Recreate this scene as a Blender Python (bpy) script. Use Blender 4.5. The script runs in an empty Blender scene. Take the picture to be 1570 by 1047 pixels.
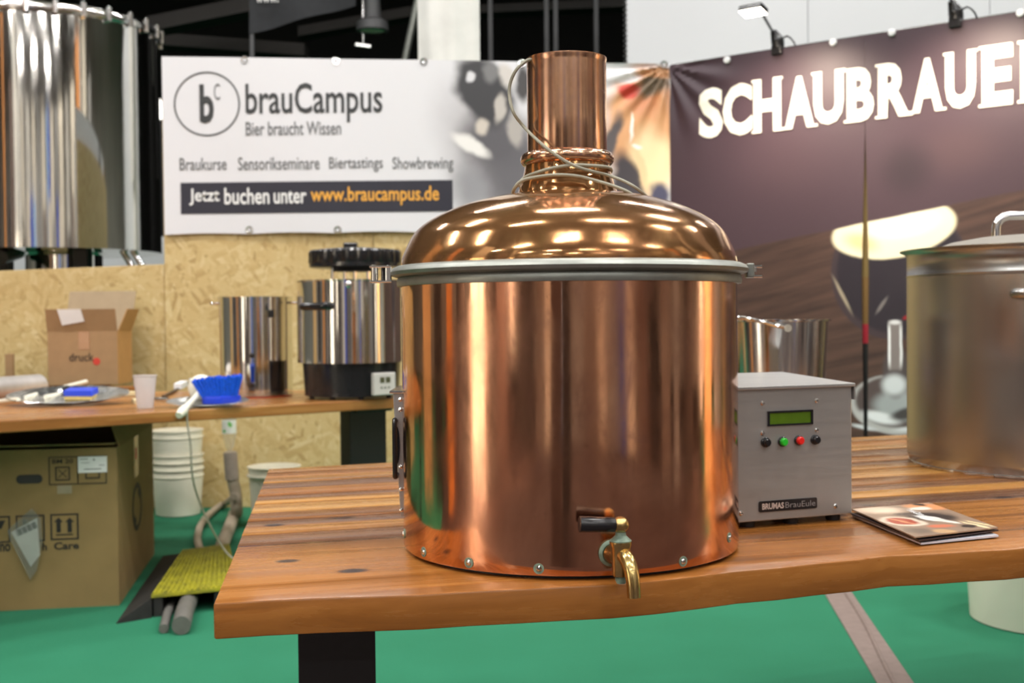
import bpy, bmesh, math, random
from mathutils import Vector, Matrix, noise
random.seed(7)
PI = math.pi
D = bpy.data
sc = bpy.context.scene
COL = sc.collection

# ------------------------------------------------------------------ camera
F = 1815.0                       # focal length in px of the 1570x1047 frame
CAM = Vector((0, 0, 1.13))
PITCH = math.atan((523.5 - 485.0) / F)
ROLL = 0.0095
fwd = Vector((0, math.cos(PITCH), -math.sin(PITCH)))
up0 = Vector((0, math.sin(PITCH), math.cos(PITCH)))
rt0 = Vector((1, 0, 0))
rgt = rt0 * math.cos(ROLL) - up0 * math.sin(ROLL)
upv = up0 * math.cos(ROLL) + rt0 * math.sin(ROLL)
cd = D.cameras.new('camera')
cd.sensor_width = 36.0
cd.lens = 36.0 * F / 1570.0
cd.clip_start = 0.05
cd.dof.use_dof = True
cd.dof.focus_distance = 1.66
cd.dof.aperture_fstop = 7.0
cam = D.objects.new('camera', cd)
COL.objects.link(cam)
m = Matrix.Identity(4)
for i, c in enumerate((rgt, upv, -fwd)):
    for j in range(3):
        m[j][i] = c[j]
m.translation = CAM
cam.matrix_world = m
sc.camera = cam

def ray(px, py):
    return rgt * ((px - 785.0) / F) + upv * ((523.5 - py) / F) + fwd
def W(px, py, Y=None, Z=None):
    d = ray(px, py)
    t = (Y - CAM.y) / d.y if Y is not None else (Z - CAM.z) / d.z
    return CAM + d * t
def WP(px, py, p0, n):
    d = ray(px, py)
    return CAM + d * ((p0 - CAM).dot(n) / d.dot(n))

# ------------------------------------------------------------------ world, exposure
w = D.worlds.new('hall_air')
sc.world = w
w.use_nodes = True
w.node_tree.nodes['Background'].inputs[0].default_value = (0.9, 0.95, 1.0, 1)
w.node_tree.nodes['Background'].inputs[1].default_value = 0.02
vs = sc.view_settings
vs.view_transform = 'Standard'
vs.look = 'None'
vs.gamma = 1.0
vs.use_curve_mapping = False
vs.exposure = 0.0
LAMP_W = 125.0           # each hall lamp
SPOT_W = 20.0            # banner flood lamps

# ------------------------------------------------------------------ helpers
def S(c):
    """sRGB 0-255 -> linear"""
    return tuple(((v / 255.0) / 12.92 if v / 255.0 <= 0.04045 else ((v / 255.0 + 0.055) / 1.055) ** 2.4) for v in c)

class MB:
    def __init__(self):
        self.v = []; self.f = []
    def add(self, vs_, fs_):
        o = len(self.v)
        self.v += [tuple(p) for p in vs_]
        self.f += [tuple(i + o for i in f) for f in fs_]
        return self
    def box(self, c, s, rz=0.0, rx=0.0, ry=0.0):
        M = Matrix.Rotation(rz, 3, 'Z') @ Matrix.Rotation(ry, 3, 'Y') @ Matrix.Rotation(rx, 3, 'X')
        vs_ = []
        for z in (-.5, .5):
            for x, y in ((-.5, -.5), (.5, -.5), (.5, .5), (-.5, .5)):
                vs_.append(Vector(c) + M @ Vector((x * s[0], y * s[1], z * s[2])))
        return self.add(vs_, [(3, 2, 1, 0), (4, 5, 6, 7), (0, 1, 5, 4), (1, 2, 6, 5), (2, 3, 7, 6), (3, 0, 4, 7)])
    def prism(self, pts, z0, z1):
        n = len(pts)
        vs_ = [(p[0], p[1], z0) for p in pts] + [(p[0], p[1], z1) for p in pts]
        fs_ = [tuple(reversed(range(n))), tuple(range(n, 2 * n))]
        fs_ += [(i, (i + 1) % n, n + (i + 1) % n, n + i) for i in range(n)]
        return self.add(vs_, fs_)
    def prismY(self, pts, y0, y1):
        n = len(pts)
        vs_ = [(p[0], y0, p[1]) for p in pts] + [(p[0], y1, p[1]) for p in pts]
        fs_ = [tuple(range(n)), tuple(reversed(range(n, 2 * n)))]
        fs_ += [((i + 1) % n, i, n + i, n + (i + 1) % n) for i in range(n)]
        return self.add(vs_, fs_)
    def hexa(self, b, t):
        return self.add(list(b) + list(t), [(3, 2, 1, 0), (4, 5, 6, 7), (0, 1, 5, 4), (1, 2, 6, 5), (2, 3, 7, 6), (3, 0, 4, 7)])
    def lathe(self, prof, n=64, c=(0, 0, 0), sx=1.0, sy=1.0, cap0=False, cap1=False, axis=None):
        vs_ = []; fs_ = []
        pr2 = []                     # holding loops keep long straight walls straight under smooth shading
        for (ra, za), (rb, zb_) in zip(prof, prof[1:]):
            pr2.append((ra, za))
            L_ = math.hypot(rb - ra, zb_ - za)
            if L_ > .05:
                for f_ in (.004 / L_, 1 - .004 / L_):
                    pr2.append((ra + (rb - ra) * f_, za + (zb_ - za) * f_))
        pr2.append(prof[-1]); prof = pr2
        for r, z in prof:
            for k in range(n):
                a = 2 * PI * k / n
                vs_.append(Vector((r * math.cos(a) * sx, r * math.sin(a) * sy, z)))
        if axis is not None:
            q = Vector((0, 0, 1)).rotation_difference(Vector(axis).normalized())
            vs_ = [q @ p for p in vs_]
        vs_ = [p + Vector(c) for p in vs_]
        for i in range(len(prof) - 1):
            for k in range(n):
                k2 = (k + 1) % n
                fs_.append((i * n + k, i * n + k2, (i + 1) * n + k2, (i + 1) * n + k))
        if cap0: fs_.append(tuple(reversed(range(n))))
        if cap1: fs_.append(tuple(range((len(prof) - 1) * n, len(prof) * n)))
        return self.add(vs_, fs_)
    def cyl(self, p0, p1, r, n=24, r1=None):
        p0 = Vector(p0); p1 = Vector(p1)
        L = (p1 - p0).length
        return self.lathe([(r, 0), (r if r1 is None else r1, L)], n, p0, cap0=True, cap1=True, axis=p1 - p0)
    def tube(self, pts, r, n=10, closed=False, radii=None):
        pts = [Vector(p) for p in pts]
        N = len(pts)
        tang = []
        for i in range(N):
            a = pts[i - 1] if (i > 0 or closed) else pts[i]
            b = pts[(i + 1) % N] if (i < N - 1 or closed) else pts[i]
            tang.append((b - a).normalized())
        t0 = tang[0]
        nrm = t0.orthogonal().normalized()
        vs_ = []
        for i in range(N):
            if i:
                q = tang[i - 1].rotation_difference(tang[i])
                nrm = (q @ nrm).normalized()
            b = tang[i].cross(nrm)
            rr = radii[i] if radii else r
            for k in range(n):
                a = 2 * PI * k / n
                vs_.append(pts[i] + nrm * (math.cos(a) * rr) + b * (math.sin(a) * rr))
        fs_ = []
        for i in range(N if closed else N - 1):
            i2 = (i + 1) % N
            for k in range(n):
                k2 = (k + 1) % n
                fs_.append((i * n + k, i * n + k2, i2 * n + k2, i2 * n + k))
        if not closed:
            fs_.append(tuple(reversed(range(n)))); fs_.append(tuple(range((N - 1) * n, N * n)))
        return self.add(vs_, fs_)
    def sheet(self, fn, nu, nv, off):
        """fn(u,v)->Vector, u,v in 0..1; a closed thin sheet whose back is moved by the vector off"""
        vs_ = []
        off = Vector(off)
        for l in (0, 1):
            for j in range(nv + 1):
                for i in range(nu + 1):
                    vs_.append(Vector(fn(i / nu, j / nv)) + off * l)
        L = (nu + 1) * (nv + 1); fs_ = []
        q = lambda i, j, l: l * L + j * (nu + 1) + i
        for j in range(nv):
            for i in range(nu):
                fs_.append((q(i, j, 0), q(i + 1, j, 0), q(i + 1, j + 1, 0), q(i, j + 1, 0)))
                fs_.append((q(i, j + 1, 1), q(i + 1, j + 1, 1), q(i + 1, j, 1), q(i, j, 1)))
        for i in range(nu):
            fs_.append((q(i, 0, 0), q(i, 0, 1), q(i + 1, 0, 1), q(i + 1, 0, 0)))
            fs_.append((q(i, nv, 0), q(i + 1, nv, 0), q(i + 1, nv, 1), q(i, nv, 1)))
        for j in range(nv):
            fs_.append((q(0, j, 0), q(0, j + 1, 0), q(0, j + 1, 1), q(0, j, 1)))
            fs_.append((q(nu, j, 0), q(nu, j, 1), q(nu, j + 1, 1), q(nu, j + 1, 0)))
        return self.add(vs_, fs_)
    def mesh(self, name, smooth=True, bevel=0.0, seg=2, angle=35):
        me = D.meshes.new(name)
        me.from_pydata(self.v, [], self.f)
        bm = bmesh.new(); bm.from_mesh(me)
        bmesh.ops.recalc_face_normals(bm, faces=bm.faces)
        if bevel > 0:
            es = [e for e in bm.edges if len(e.link_faces) == 2 and e.calc_face_angle(0) > math.radians(30)]
            bmesh.ops.bevel(bm, geom=es, offset=bevel, segments=seg, affect='EDGES', profile=0.5, clamp_overlap=True)
        bm.to_mesh(me); bm.free()
        if smooth:
            for p in me.polygons: p.use_smooth = True
            me.set_sharp_from_angle(angle=math.radians(angle))
        return me
    def build(self, name, mat, parent=None, smooth=True, bevel=0.0, seg=2, angle=35, loc=(0, 0, 0), rot=(0, 0, 0)):
        return link(name, self.mesh(name, smooth, bevel, seg, angle), mat, parent, loc, rot)

def link(name, me, mat, parent=None, loc=(0, 0, 0), rot=(0, 0, 0)):
    o = D.objects.new(name, me)
    COL.objects.link(o)
    if mat is not None and not me.materials:
        me.materials.append(mat)
    o.parent = parent
    o.location = loc; o.rotation_euler = rot
    return o

def tag(o, label, cat, group=None):
    o['label'] = label; o['category'] = cat
    if group: o['group'] = group
    return o
def thing(name, label, cat, loc=(0, 0, 0), rz=0.0, group=None):
    o = D.objects.new(name, None)
    COL.objects.link(o)
    o.location = loc; o.rotation_euler = (0, 0, rz)
    o.empty_display_size = 0.05
    return tag(o, label, cat, group)
def struct(o, label=None):
    o['kind'] = 'structure'
    if label: o['label'] = label
    return o

def spline(pts, sub=8):
    """Catmull-Rom through pts"""
    P = [Vector(p) for p in pts]
    P = [P[0] * 2 - P[1]] + P + [P[-1] * 2 - P[-2]]
    out = []
    for i in range(1, len(P) - 2):
        for s in range(sub):
            t = s / sub
            a, b, c, d = P[i - 1], P[i], P[i + 1], P[i + 2]
            out.append(0.5 * ((2 * b) + (c - a) * t + (2 * a - 5 * b + 4 * c - d) * t * t + (3 * b - a - 3 * c + d) * t ** 3))
    out.append(P[-2])
    return out

def rrect(w_, h_, r, n=5):
    pts = []
    for cx, cy, a0 in ((w_ / 2 - r, h_ / 2 - r, 0), (-w_ / 2 + r, h_ / 2 - r, 90), (-w_ / 2 + r, -h_ / 2 + r, 180), (w_ / 2 - r, -h_ / 2 + r, 270)):
        for k in range(n + 1):
            a = math.radians(a0 + 90 * k / n)
            pts.append((cx + r * math.cos(a), cy + r * math.sin(a)))
    return pts

# ---- text: a flat mesh of letters in the local XZ plane, facing -Y, fitted to a box
def text_mesh(body, bold=0.0):
    cu = D.curves.new('lettering', 'FONT')
    cu.body = body; cu.size = 1.0; cu.offset = bold; cu.resolution_u = 3
    o = D.objects.new('lettering', cu); COL.objects.link(o)
    dg = bpy.context.evaluated_depsgraph_get()
    me = D.meshes.new_from_object(o.evaluated_get(dg))
    D.objects.remove(o); D.curves.remove(cu)
    return me
def text(body, mat, parent, x0, x1, z0, z1, y=0.0, bold=0.0, name='lettering', fn=None, flat=False, shear=0.0):
    """the letters' bounding box fills x0..x1, z0..z1"""
    me = text_mesh(body, bold)
    xs = [v.co.x for v in me.vertices]; ys = [v.co.y for v in me.vertices]
    a, b, c, d = min(xs), max(xs), min(ys), max(ys)
    for v in me.vertices:
        u = (v.co.x - a) / (b - a); t = (v.co.y - c) / (d - c)
        X = x0 + (x1 - x0) * u + shear * (t - .5) * (z1 - z0); Z = z0 + (z1 - z0) * t
        v.co = fn(X, Z) if fn else (Vector((X, Z, y)) if flat else Vector((X, y, Z)))
    me.materials.clear()
    return link(name, me, mat, parent)

# ------------------------------------------------------------------ materials
class NT:
    def __init__(self, name):
        self.m = D.materials.new(name); self.m.use_nodes = True
        self.t = self.m.node_tree; self.n = self.t.nodes; self.l = self.t.links
        self.b = self.n['Principled BSDF']
    def node(self, typ, **kw):
        nd = self.n.new(typ)
        for k, v in kw.items():
            if k.startswith('i_'):
                nd.inputs[k[2:].replace('_', ' ')].default_value = v
            else:
                setattr(nd, k, v)
        return nd
    def math(self, op, a, b=None, c=None):
        nd = self.n.new('ShaderNodeMath'); nd.operation = op
        for i, x in enumerate((a, b, c)):
            if x is None: continue
            if isinstance(x, (int, float)): nd.inputs[i].default_value = x
            else: self.l.new(x, nd.inputs[i])
        return nd.outputs[0]
    def maprange(self, x, a, b, c, d, smooth=False):
        nd = self.n.new('ShaderNodeMapRange')
        if smooth: nd.interpolation_type = 'SMOOTHSTEP'
        self.l.new(x, nd.inputs[0])
        for i, v in enumerate((a, b, c, d)): nd.inputs[i + 1].default_value = v
        return nd.outputs[0]
    def coord(self, which='Object'):
        return self.n.new('ShaderNodeTexCoord').outputs[which]
    def mapping(self, vec, loc=(0, 0, 0), rot=(0, 0, 0), scale=(1, 1, 1), typ='POINT'):
        nd = self.n.new('ShaderNodeMapping'); nd.vector_type = typ
        self.l.new(vec, nd.inputs['Vector'])
        nd.inputs['Location'].default_value = loc; nd.inputs['Rotation'].default_value = rot; nd.inputs['Scale'].default_value = scale
        return nd.outputs[0]
    def noise(self, vec, scale, detail=4, rough=0.5, dist=0.0, out=0):
        nd = self.n.new('ShaderNodeTexNoise')
        self.l.new(vec, nd.inputs['Vector'])
        nd.inputs['Scale'].default_value = scale; nd.inputs['Detail'].default_value = detail
        nd.inputs['Roughness'].default_value = rough; nd.inputs['Distortion'].default_value = dist
        return nd.outputs[out]
    def ramp(self, fac, stops):
        nd = self.n.new('ShaderNodeValToRGB')
        e = nd.color_ramp.elements
        while len(e) < len(stops): e.new(0.5)
        for k, (p, c) in enumerate(stops):
            e[k].position = p; e[k].color = (*c, 1)
        self.l.new(fac, nd.inputs[0])
        return nd.outputs[0]
    def mix(self, fac, a, b, mode='MIX'):
        nd = self.n.new('ShaderNodeMix'); nd.data_type = 'RGBA'; nd.blend_type = mode
        if isinstance(fac, (int, float)): nd.inputs[0].default_value = fac
        else: self.l.new(fac, nd.inputs[0])
        for idx, x in ((6, a), (7, b)):
            if isinstance(x, tuple): nd.inputs[idx].default_value = (*x[:3], 1)
            else: self.l.new(x, nd.inputs[idx])
        return nd.outputs[2]
    def bump(self, h, strength, dist=0.01):
        nd = self.n.new('ShaderNodeBump'); nd.inputs['Strength'].default_value = strength; nd.inputs['Distance'].default_value = dist
        self.l.new(h, nd.inputs['Height']); self.l.new(nd.outputs[0], self.b.inputs['Normal'])
    def set(self, color=None, rough=None, metal=None, **kw):
        for key, x in (('Base Color', color), ('Roughness', rough), ('Metallic', metal)):
            if x is None: continue
            if isinstance(x, tuple): self.b.inputs[key].default_value = (*x[:3], 1)
            elif isinstance(x, (int, float)): self.b.inputs[key].default_value = x
            else: self.l.new(x, self.b.inputs[key])
        for k, v in kw.items():
            self.b.inputs[k.replace('_', ' ')].default_value = v
        return self.m

def plain(name, col, rough=0.5, metal=0.0, var=0.12, scale=14.0, **kw):
    """one colour with slight procedural mottling"""
    t = NT(name)
    n = t.noise(t.coord(), scale, 4)
    f = t.maprange(n, 0.3, 0.7, 0, 1)
    c = t.mix(f, tuple(v * (1 - var) for v in col), tuple(min(1, v * (1 + var)) for v in col))
    return t.set(c, rough, metal, **kw)

def printed(name, base, layers, rough=0.55, wob=0.0, wscale=6.0, grain=None):
    """flat print: soft ellipses / rectangles laid over each other in the sheet's own XZ coordinates (or XY with plane='XY')"""
    t = NT(name)
    co = t.coord()
    if wob:
        nz = t.n.new('ShaderNodeTexNoise'); t.l.new(co, nz.inputs['Vector']); nz.inputs['Scale'].default_value = wscale; nz.inputs['Detail'].default_value = 3
        sub = t.n.new('ShaderNodeVectorMath'); sub.operation = 'SUBTRACT'; t.l.new(nz.outputs['Color'], sub.inputs[0]); sub.inputs[1].default_value = (.5, .5, .5)
        sc_ = t.n.new('ShaderNodeVectorMath'); sc_.operation = 'SCALE'; t.l.new(sub.outputs[0], sc_.inputs[0]); sc_.inputs['Scale'].default_value = wob
        ad = t.n.new('ShaderNodeVectorMath'); ad.operation = 'ADD'; t.l.new(co, ad.inputs[0]); t.l.new(sc_.outputs[0], ad.inputs[1])
        wco = ad.outputs[0]
    else:
        wco = co
    cur = base
    if grain:
        g = t.noise(t.mapping(t.mapping(co, rot=(0, grain[3], 0)), scale=grain[0]), 1.0, 6, 0.6)
        cur = t.ramp(g, [(0.3, grain[1]), (0.7, grain[2])])
    for L in layers:
        kind, cx, cz, rx, rz, rot, col, soft = L[:8]
        src = co if (len(L) > 8 and L[8] == 'crisp') else wco
        mp = t.mapping(src, (cx, 0, cz), (0, -rot, 0), (rx, 1e4, rz), 'TEXTURE')
        if kind == 'e':
            ln = t.n.new('ShaderNodeVectorMath'); ln.operation = 'LENGTH'; t.l.new(mp, ln.inputs[0]); d = ln.outputs['Value']
        else:
            sp = t.n.new('ShaderNodeSeparateXYZ'); t.l.new(mp, sp.inputs[0])
            d = t.math('MAXIMUM', t.math('ABSOLUTE', sp.outputs[0]), t.math('ABSOLUTE', sp.outputs[2]))
        f = t.maprange(d, 1 - soft, 1 + 1e-4, 1, 0, True)
        if len(col) == 4: f = t.math('MULTIPLY', f, col[3])
        cur = t.mix(f, cur, tuple(col[:3]))
    return t.set(cur, rough)

def steel(name, col=(.72, .71, .69), rough=.14, streak=0.06, dirt=0.08, scale=(2, 2, .12)):
    t = NT(name)
    co = t.coord()
    n = t.noise(t.mapping(co, scale=scale), 60, 3)
    n2 = t.noise(co, 5, 5)
    t.b.inputs['Base Color'].default_value = (*col, 1)
    c = t.mix(t.maprange(n2, .35, .7, 0, 1), tuple(col), tuple(v * (1 - dirt) for v in col))
    r = t.math('ADD', t.maprange(n, .3, .7, max(.02, rough - streak), rough + streak), 0.0)
    return t.set(c, r, 1.0)

def copper(name, c1, c2, c3, rough=.13, bump=.08, vs_=2.0, metal=1.0, stain=.0):
    t = NT(name)
    co = t.coord()
    n = t.noise(co, 5 * vs_, 6, .6)
    n2 = t.noise(t.mapping(co, scale=(1, 1, .45)), 9 * vs_, 6, .68, 0.6)
    c = t.mix(t.maprange(n, .35, .68, 0, 1), c1, c2)
    c = t.mix(t.maprange(n2, .52, .72, 0, .9), c, c3)
    n3 = t.noise(t.mapping(co, scale=(1, 1, .3)), 30, 4)
    r = t.math('ADD', t.maprange(n2, .35, .75, rough - .035, rough + .09), t.maprange(n3, .3, .7, -.02, .02))
    if stain:
        n4 = t.noise(t.mapping(co, scale=(1, 1, .7)), 3.2, 7, .62, .8)
        f4 = t.maprange(n4, .42, .66, 0, stain)
        c = t.mix(f4, c, tuple(v * k_ for v, k_ in zip(c2, (.52, .44, .46))))
        r = t.math('ADD', r, t.math('MULTIPLY', f4, .10))
        n5 = t.noise(co, 60, 5, .7)
        c = t.mix(t.maprange(n5, .62, .74, 0, .5), c, tuple(v * .45 for v in c2))
    t.set(c, r, metal)
    nb = t.noise(t.mapping(co, scale=(1, 1, .6)), 4.0, 3)
    t.bump(nb, bump, .02)
    return t.m

def wood(name, ca, cb, cc, rough=.26, gs=(1.2, 26, 26), knots=()):
    t = NT(name)
    co = t.coord()
    oi = t.n.new('ShaderNodeObjectInfo')
    sh = t.n.new('ShaderNodeVectorMath'); sh.operation = 'ADD'; t.l.new(co, sh.inputs[0])
    cmb = t.n.new('ShaderNodeCombineXYZ'); t.l.new(t.math('MULTIPLY', oi.outputs['Random'], 37.0), cmb.inputs[0]); t.l.new(t.math('MULTIPLY', oi.outputs['Random'], 11.0), cmb.inputs[1])
    t.l.new(cmb.outputs[0], sh.inputs[1])
    g = t.noise(t.mapping(sh.outputs[0], scale=gs), 1.0, 7, .62, .35)
    g2 = t.noise(t.mapping(sh.outputs[0], scale=(.7, 8, 8)), 1.0, 3, .5, .3)
    f = t.math('ADD', t.math('MULTIPLY', g, .55), t.math('MULTIPLY', g2, .5))
    c = t.ramp(f, [(.36, cc), (.5, cb), (.64, ca)])
    val = t.maprange(oi.outputs['Random'], 0, 1, .82, 1.12)
    hs = t.n.new('ShaderNodeHueSaturation'); t.l.new(c, hs.inputs['Color']); t.l.new(val, hs.inputs['Value'])
    c = hs.outputs[0]
    for kx, ky, rx, ry in knots:
        mp = t.mapping(co, (kx, ky, 0), (0, 0, 0), (rx, ry, 1e4), 'TEXTURE')
        ln = t.n.new('ShaderNodeVectorMath'); ln.operation = 'LENGTH'; t.l.new(mp, ln.inputs[0])
        c = t.mix(t.maprange(ln.outputs['Value'], .40, 1.0, .95, 0, True), c, S((40, 24, 22)))
    t.set(c, t.maprange(g, .3, .7, rough - .05, rough + .1), 0.0)
    t.bump(g, .06, .004)
    return t.m

M = {}
M['copper_body'] = copper('copper_body', (.92, .52, .33), (.86, .45, .27), (.66, .35, .25), .085, .02, 2.0, 1.0, .8)
_t = M['copper_body'].node_tree; _g = _t.nodes.new('ShaderNodeTangent'); _g.direction_type = 'RADIAL'; _g.axis = 'Z'
_b = _t.nodes['Principled BSDF']; _b.inputs['Anisotropic'].default_value = .4; _t.links.new(_g.outputs[0], _b.inputs['Tangent'])
M['copper_dome'] = copper('copper_dome', (.58, .30, .135), (.47, .23, .09), (.33, .19, .065), .10, .03, 2.0, .85, .9)
M['copper_stack'] = copper('copper_stack', (.70, .42, .28), (.58, .32, .19), (.47, .30, .27), .16, .05, 2.0, .95, .8)
M['brass'] = copper('brass', (.62, .46, .19), (.55, .38, .15), (.33, .31, .2), .2, .05, 8)
M['verdigris'] = plain('verdigris', S((120, 140, 125)), .6, .3, .35, 90)
M['steel'] = steel('polished_steel')
M['steel_tank'] = steel('tank_steel', (.80, .78, .74), .08, .03, .05)
M['steel_brushed'] = steel('brushed_steel', (.45, .445, .435), .26, .012, .05, (.4, .4, 14))
_t = M['steel_brushed'].node_tree; _g = _t.nodes.new('ShaderNodeTangent'); _g.direction_type = 'RADIAL'; _g.axis = 'Z'
_b = _t.nodes['Principled BSDF']; _b.inputs['Anisotropic'].default_value = .75; _t.links.new(_g.outputs[0], _b.inputs['Tangent'])
M['steel_box'] = steel('box_steel', (.41, .41, .408), .40, .05, .10, (.15, 2, 2))
M['steel_box'].node_tree.nodes['Principled BSDF'].inputs['Metallic'].default_value = .7
M['ring'] = plain('zinc_ring', (.27, .28, .255), .42, .75, .12, 30)
M['chrome'] = plain('chrome', (.8, .8, .8), .12, 1.0, .04)
M['alu'] = plain('aluminium', (.78, .78, .77), .2, 1.0, .06, 30)
M['black'] = plain('black_plastic', (.012, .012, .014), .22, 0, .1)
M['black_matte'] = plain('black_matte', (.012, .012, .013), .6, 0, .1)
M['black_metal'] = plain('black_powder_coat', (.010, .010, .012), .42, 0, .15, 60)
M['white_plastic'] = plain('white_plastic', S((236, 232, 214)), .38, 0, .03, 6, Subsurface_Weight=0.0)
M['white'] = plain('white_paper', S((238, 238, 240)), .6, 0, .03)
M['white_cloth'] = plain('white_cloth', S((236, 236, 232)), .8, 0, .06, 5)
M['grey_cable'] = plain('grey_cable', S((150, 148, 132)), .5, 0, .05)
M['dark_cable'] = plain('dark_cable', S((90, 88, 85)), .5, 0, .05)
M['lcd'] = plain('lcd_green', S((78, 110, 22)), .25, 0, .08, 40)
M['btn_green'] = plain('button_green', S((40, 190, 50)), .3, 0, .05)
M['btn_red'] = plain('button_red', S((225, 35, 30)), .3, 0, .05)
M['cardboard'] = plain('cardboard', S((158, 126, 90)), .8, 0, .06, 18)
M['cardboard_grey'] = plain('cardboard_inside', S((170, 150, 122)), .85, 0, .05, 18)
M['cardboard_big'] = plain('cardboard_olive', S((136, 114, 72)), .85, 0, .06, 9)
M['ink'] = plain('ink_black', S((28, 26, 24)), .7, 0, .05)
M['ink_soft'] = plain('ink_brown', S((58, 45, 36)), .8, 0, .05)
M['red_dot'] = plain('red_print', S((200, 62, 48)), .7, 0, .05)
M['blue_plastic'] = plain('blue_plastic', S((26, 62, 205)), .35, 0, .08)
M['blue_bristle'] = plain('blue_bristle', S((20, 90, 225)), .45, 0, .25, 120)
M['sponge'] = plain('sponge_yellow', S((205, 180, 110)), .9, 0, .15, 90)
M['yellow_rubber'] = plain('yellow_rubber', S((196, 188, 34)), .6, 0, .18, 40)
M['hose'] = plain('grey_hose', S((104, 102, 98)), .55, 0, .12, 30)
M['pipe'] = plain('grey_pipe', S((168, 154, 136)), .5, 0, .1, 20)
M['tape'] = plain('grey_tape', S((128, 112, 106)), .7, 0, .1, 25)
M['text_dark'] = plain('print_charcoal', S((52, 54, 56)), .5, 0, .02)
M['text_grey'] = plain('print_grey', S((105, 106, 108)), .5, 0, .02)
M['text_white'] = plain('print_white', S((240, 240, 240)), .5, 0, .02)
M['text_cream'] = plain('print_cream', S((252, 246, 228)), .5, 0, .02)
M['text_orange'] = plain('print_orange', S((238, 172, 66)), .5, 0, .02)
M['navy'] = plain('print_navy', S((36, 36, 50)), .5, 0, .08)
M['dark_hall'] = plain('dark_hall', (.010, .009, .009), .9, 0, .3, 1)
M['beam'] = plain('dark_beam', (.022, .018, .016), .7, 0, .2, 2)
M['grey_steel'] = plain('grey_painted_steel', (.09, .09, .095), .5, .2, .1, 3)
M['partition'] = plain('partition_white', S((222, 223, 228)), .7, 0, .015, 1)
def glassy(name, col, rough, alpha_t, ior=1.45):
    t = NT(name)
    n = t.noise(t.coord(), 20, 3)
    t.set(t.mix(t.maprange(n, .3, .7, 0, 1), col, tuple(v * .95 for v in col)), rough, 0.0)
    t.b.inputs['Transmission Weight'].default_value = alpha_t
    t.b.inputs['IOR'].default_value = ior
    return t.m
M['cup'] = glassy('frosted_cup', (.93, .90, .90), .35, .55, 1.2)
M['pet'] = glassy('clear_pet', (.93, .95, .93), .08, .85, 1.15)
M['bag'] = glassy('clear_bag', (.95, .95, .92), .12, .9, 1.08)

def osb(name):
    t = NT(name)
    co = t.coord()
    def flakes(rot, scl, seed):
        mp = t.mapping(t.mapping(co, rot=(0, rot, 0)), (seed, seed * .7, seed * 1.3), (0, 0, 0), scl)
        ad = t.n.new('ShaderNodeVectorMath'); ad.operation = 'ADD'
        nz = t.noise(mp, 1.4, 2, out=1)
        t.l.new(mp, ad.inputs[0]); t.l.new(nz, ad.inputs[1])
        v = t.n.new('ShaderNodeTexVoronoi'); v.inputs['Scale'].default_value = 1.0
        t.l.new(ad.outputs[0], v.inputs['Vector'])
        sp = t.n.new('ShaderNodeSeparateColor'); t.l.new(v.outputs['Color'], sp.inputs[0])
        return sp.outputs[0], sp.outputs[1], v.outputs['Distance']
    a1, b1, d1 = flakes(0.35, (9, 1, 40), 0)
    a2, b2, d2 = flakes(-0.85, (10, 1, 44), 5.3)
    a3, b3, d3 = flakes(1.35, (11, 1, 44), 9.1)
    fa = t.math('GREATER_THAN', b1, .55); fb = t.math('GREATER_THAN', b2, .6)
    mixv = t.n.new('ShaderNodeMix'); mixv.data_type = 'FLOAT'
    t.l.new(fa, mixv.inputs[0]); t.l.new(a2, mixv.inputs[2]); t.l.new(a1, mixv.inputs[3])
    mixw = t.n.new('ShaderNodeMix'); mixw.data_type = 'FLOAT'
    t.l.new(fb, mixw.inputs[0]); t.l.new(mixv.outputs[0], mixw.inputs[2]); t.l.new(a3, mixw.inputs[3])
    v = mixw.outputs[0]
    g = t.noise(t.mapping(co, scale=(6, 1, 60)), 1.0, 4)
    c = t.ramp(v, [(0.0, S((172, 144, 94))), (.10, S((192, 165, 112))), (.35, S((204, 179, 126))), (.75, S((209, 186, 134))), (1.0, S((218, 198, 150)))])
    c = t.mix(t.maprange(g, .3, .7, 0, .3), c, S((190, 155, 95)))
    big = t.noise(co, 2.2, 3)
    c = t.mix(t.maprange(big, .45, .75, 0, .35), c, S((184, 156, 104)))
    t.set(c, .55, 0)
    t.bump(v, .15, .002)
    return t.m
M['osb'] = osb('osb_board')

def carpet():
    t = NT('green_carpet')
    co = t.coord()
    n = t.noise(co, 260, 3)
    n2 = t.noise(co, 2.5, 4)
    c = t.mix(t.maprange(n, .3, .7, 0, 1), S((14, 100, 68)), S((26, 118, 84)))
    c = t.mix(t.maprange(n2, .35, .7, 0, .35), c, S((36, 126, 94)))
    t.set(c, .95, 0)
    t.bump(n, .4, .004)
    return t.m
M['carpet'] = carpet()
def mat_rubber_tread():
    t = NT('yellow_tread')
    co = t.coord()
    n = t.noise(co, 30, 4)
    c = t.mix(t.maprange(n, .4, .7, 0, 1), S((168, 162, 34)), S((118, 116, 38)))
    return t.set(c, .6, 0)
M['tread'] = mat_rubber_tread()

def emit(name, col, s):
    t = NT(name)
    t.set((.8, .8, .8), .5, 0)
    t.b.inputs['Emission Color'].default_value = (*col, 1)
    t.b.inputs['Emission Strength'].default_value = s
    return t.m

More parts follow.
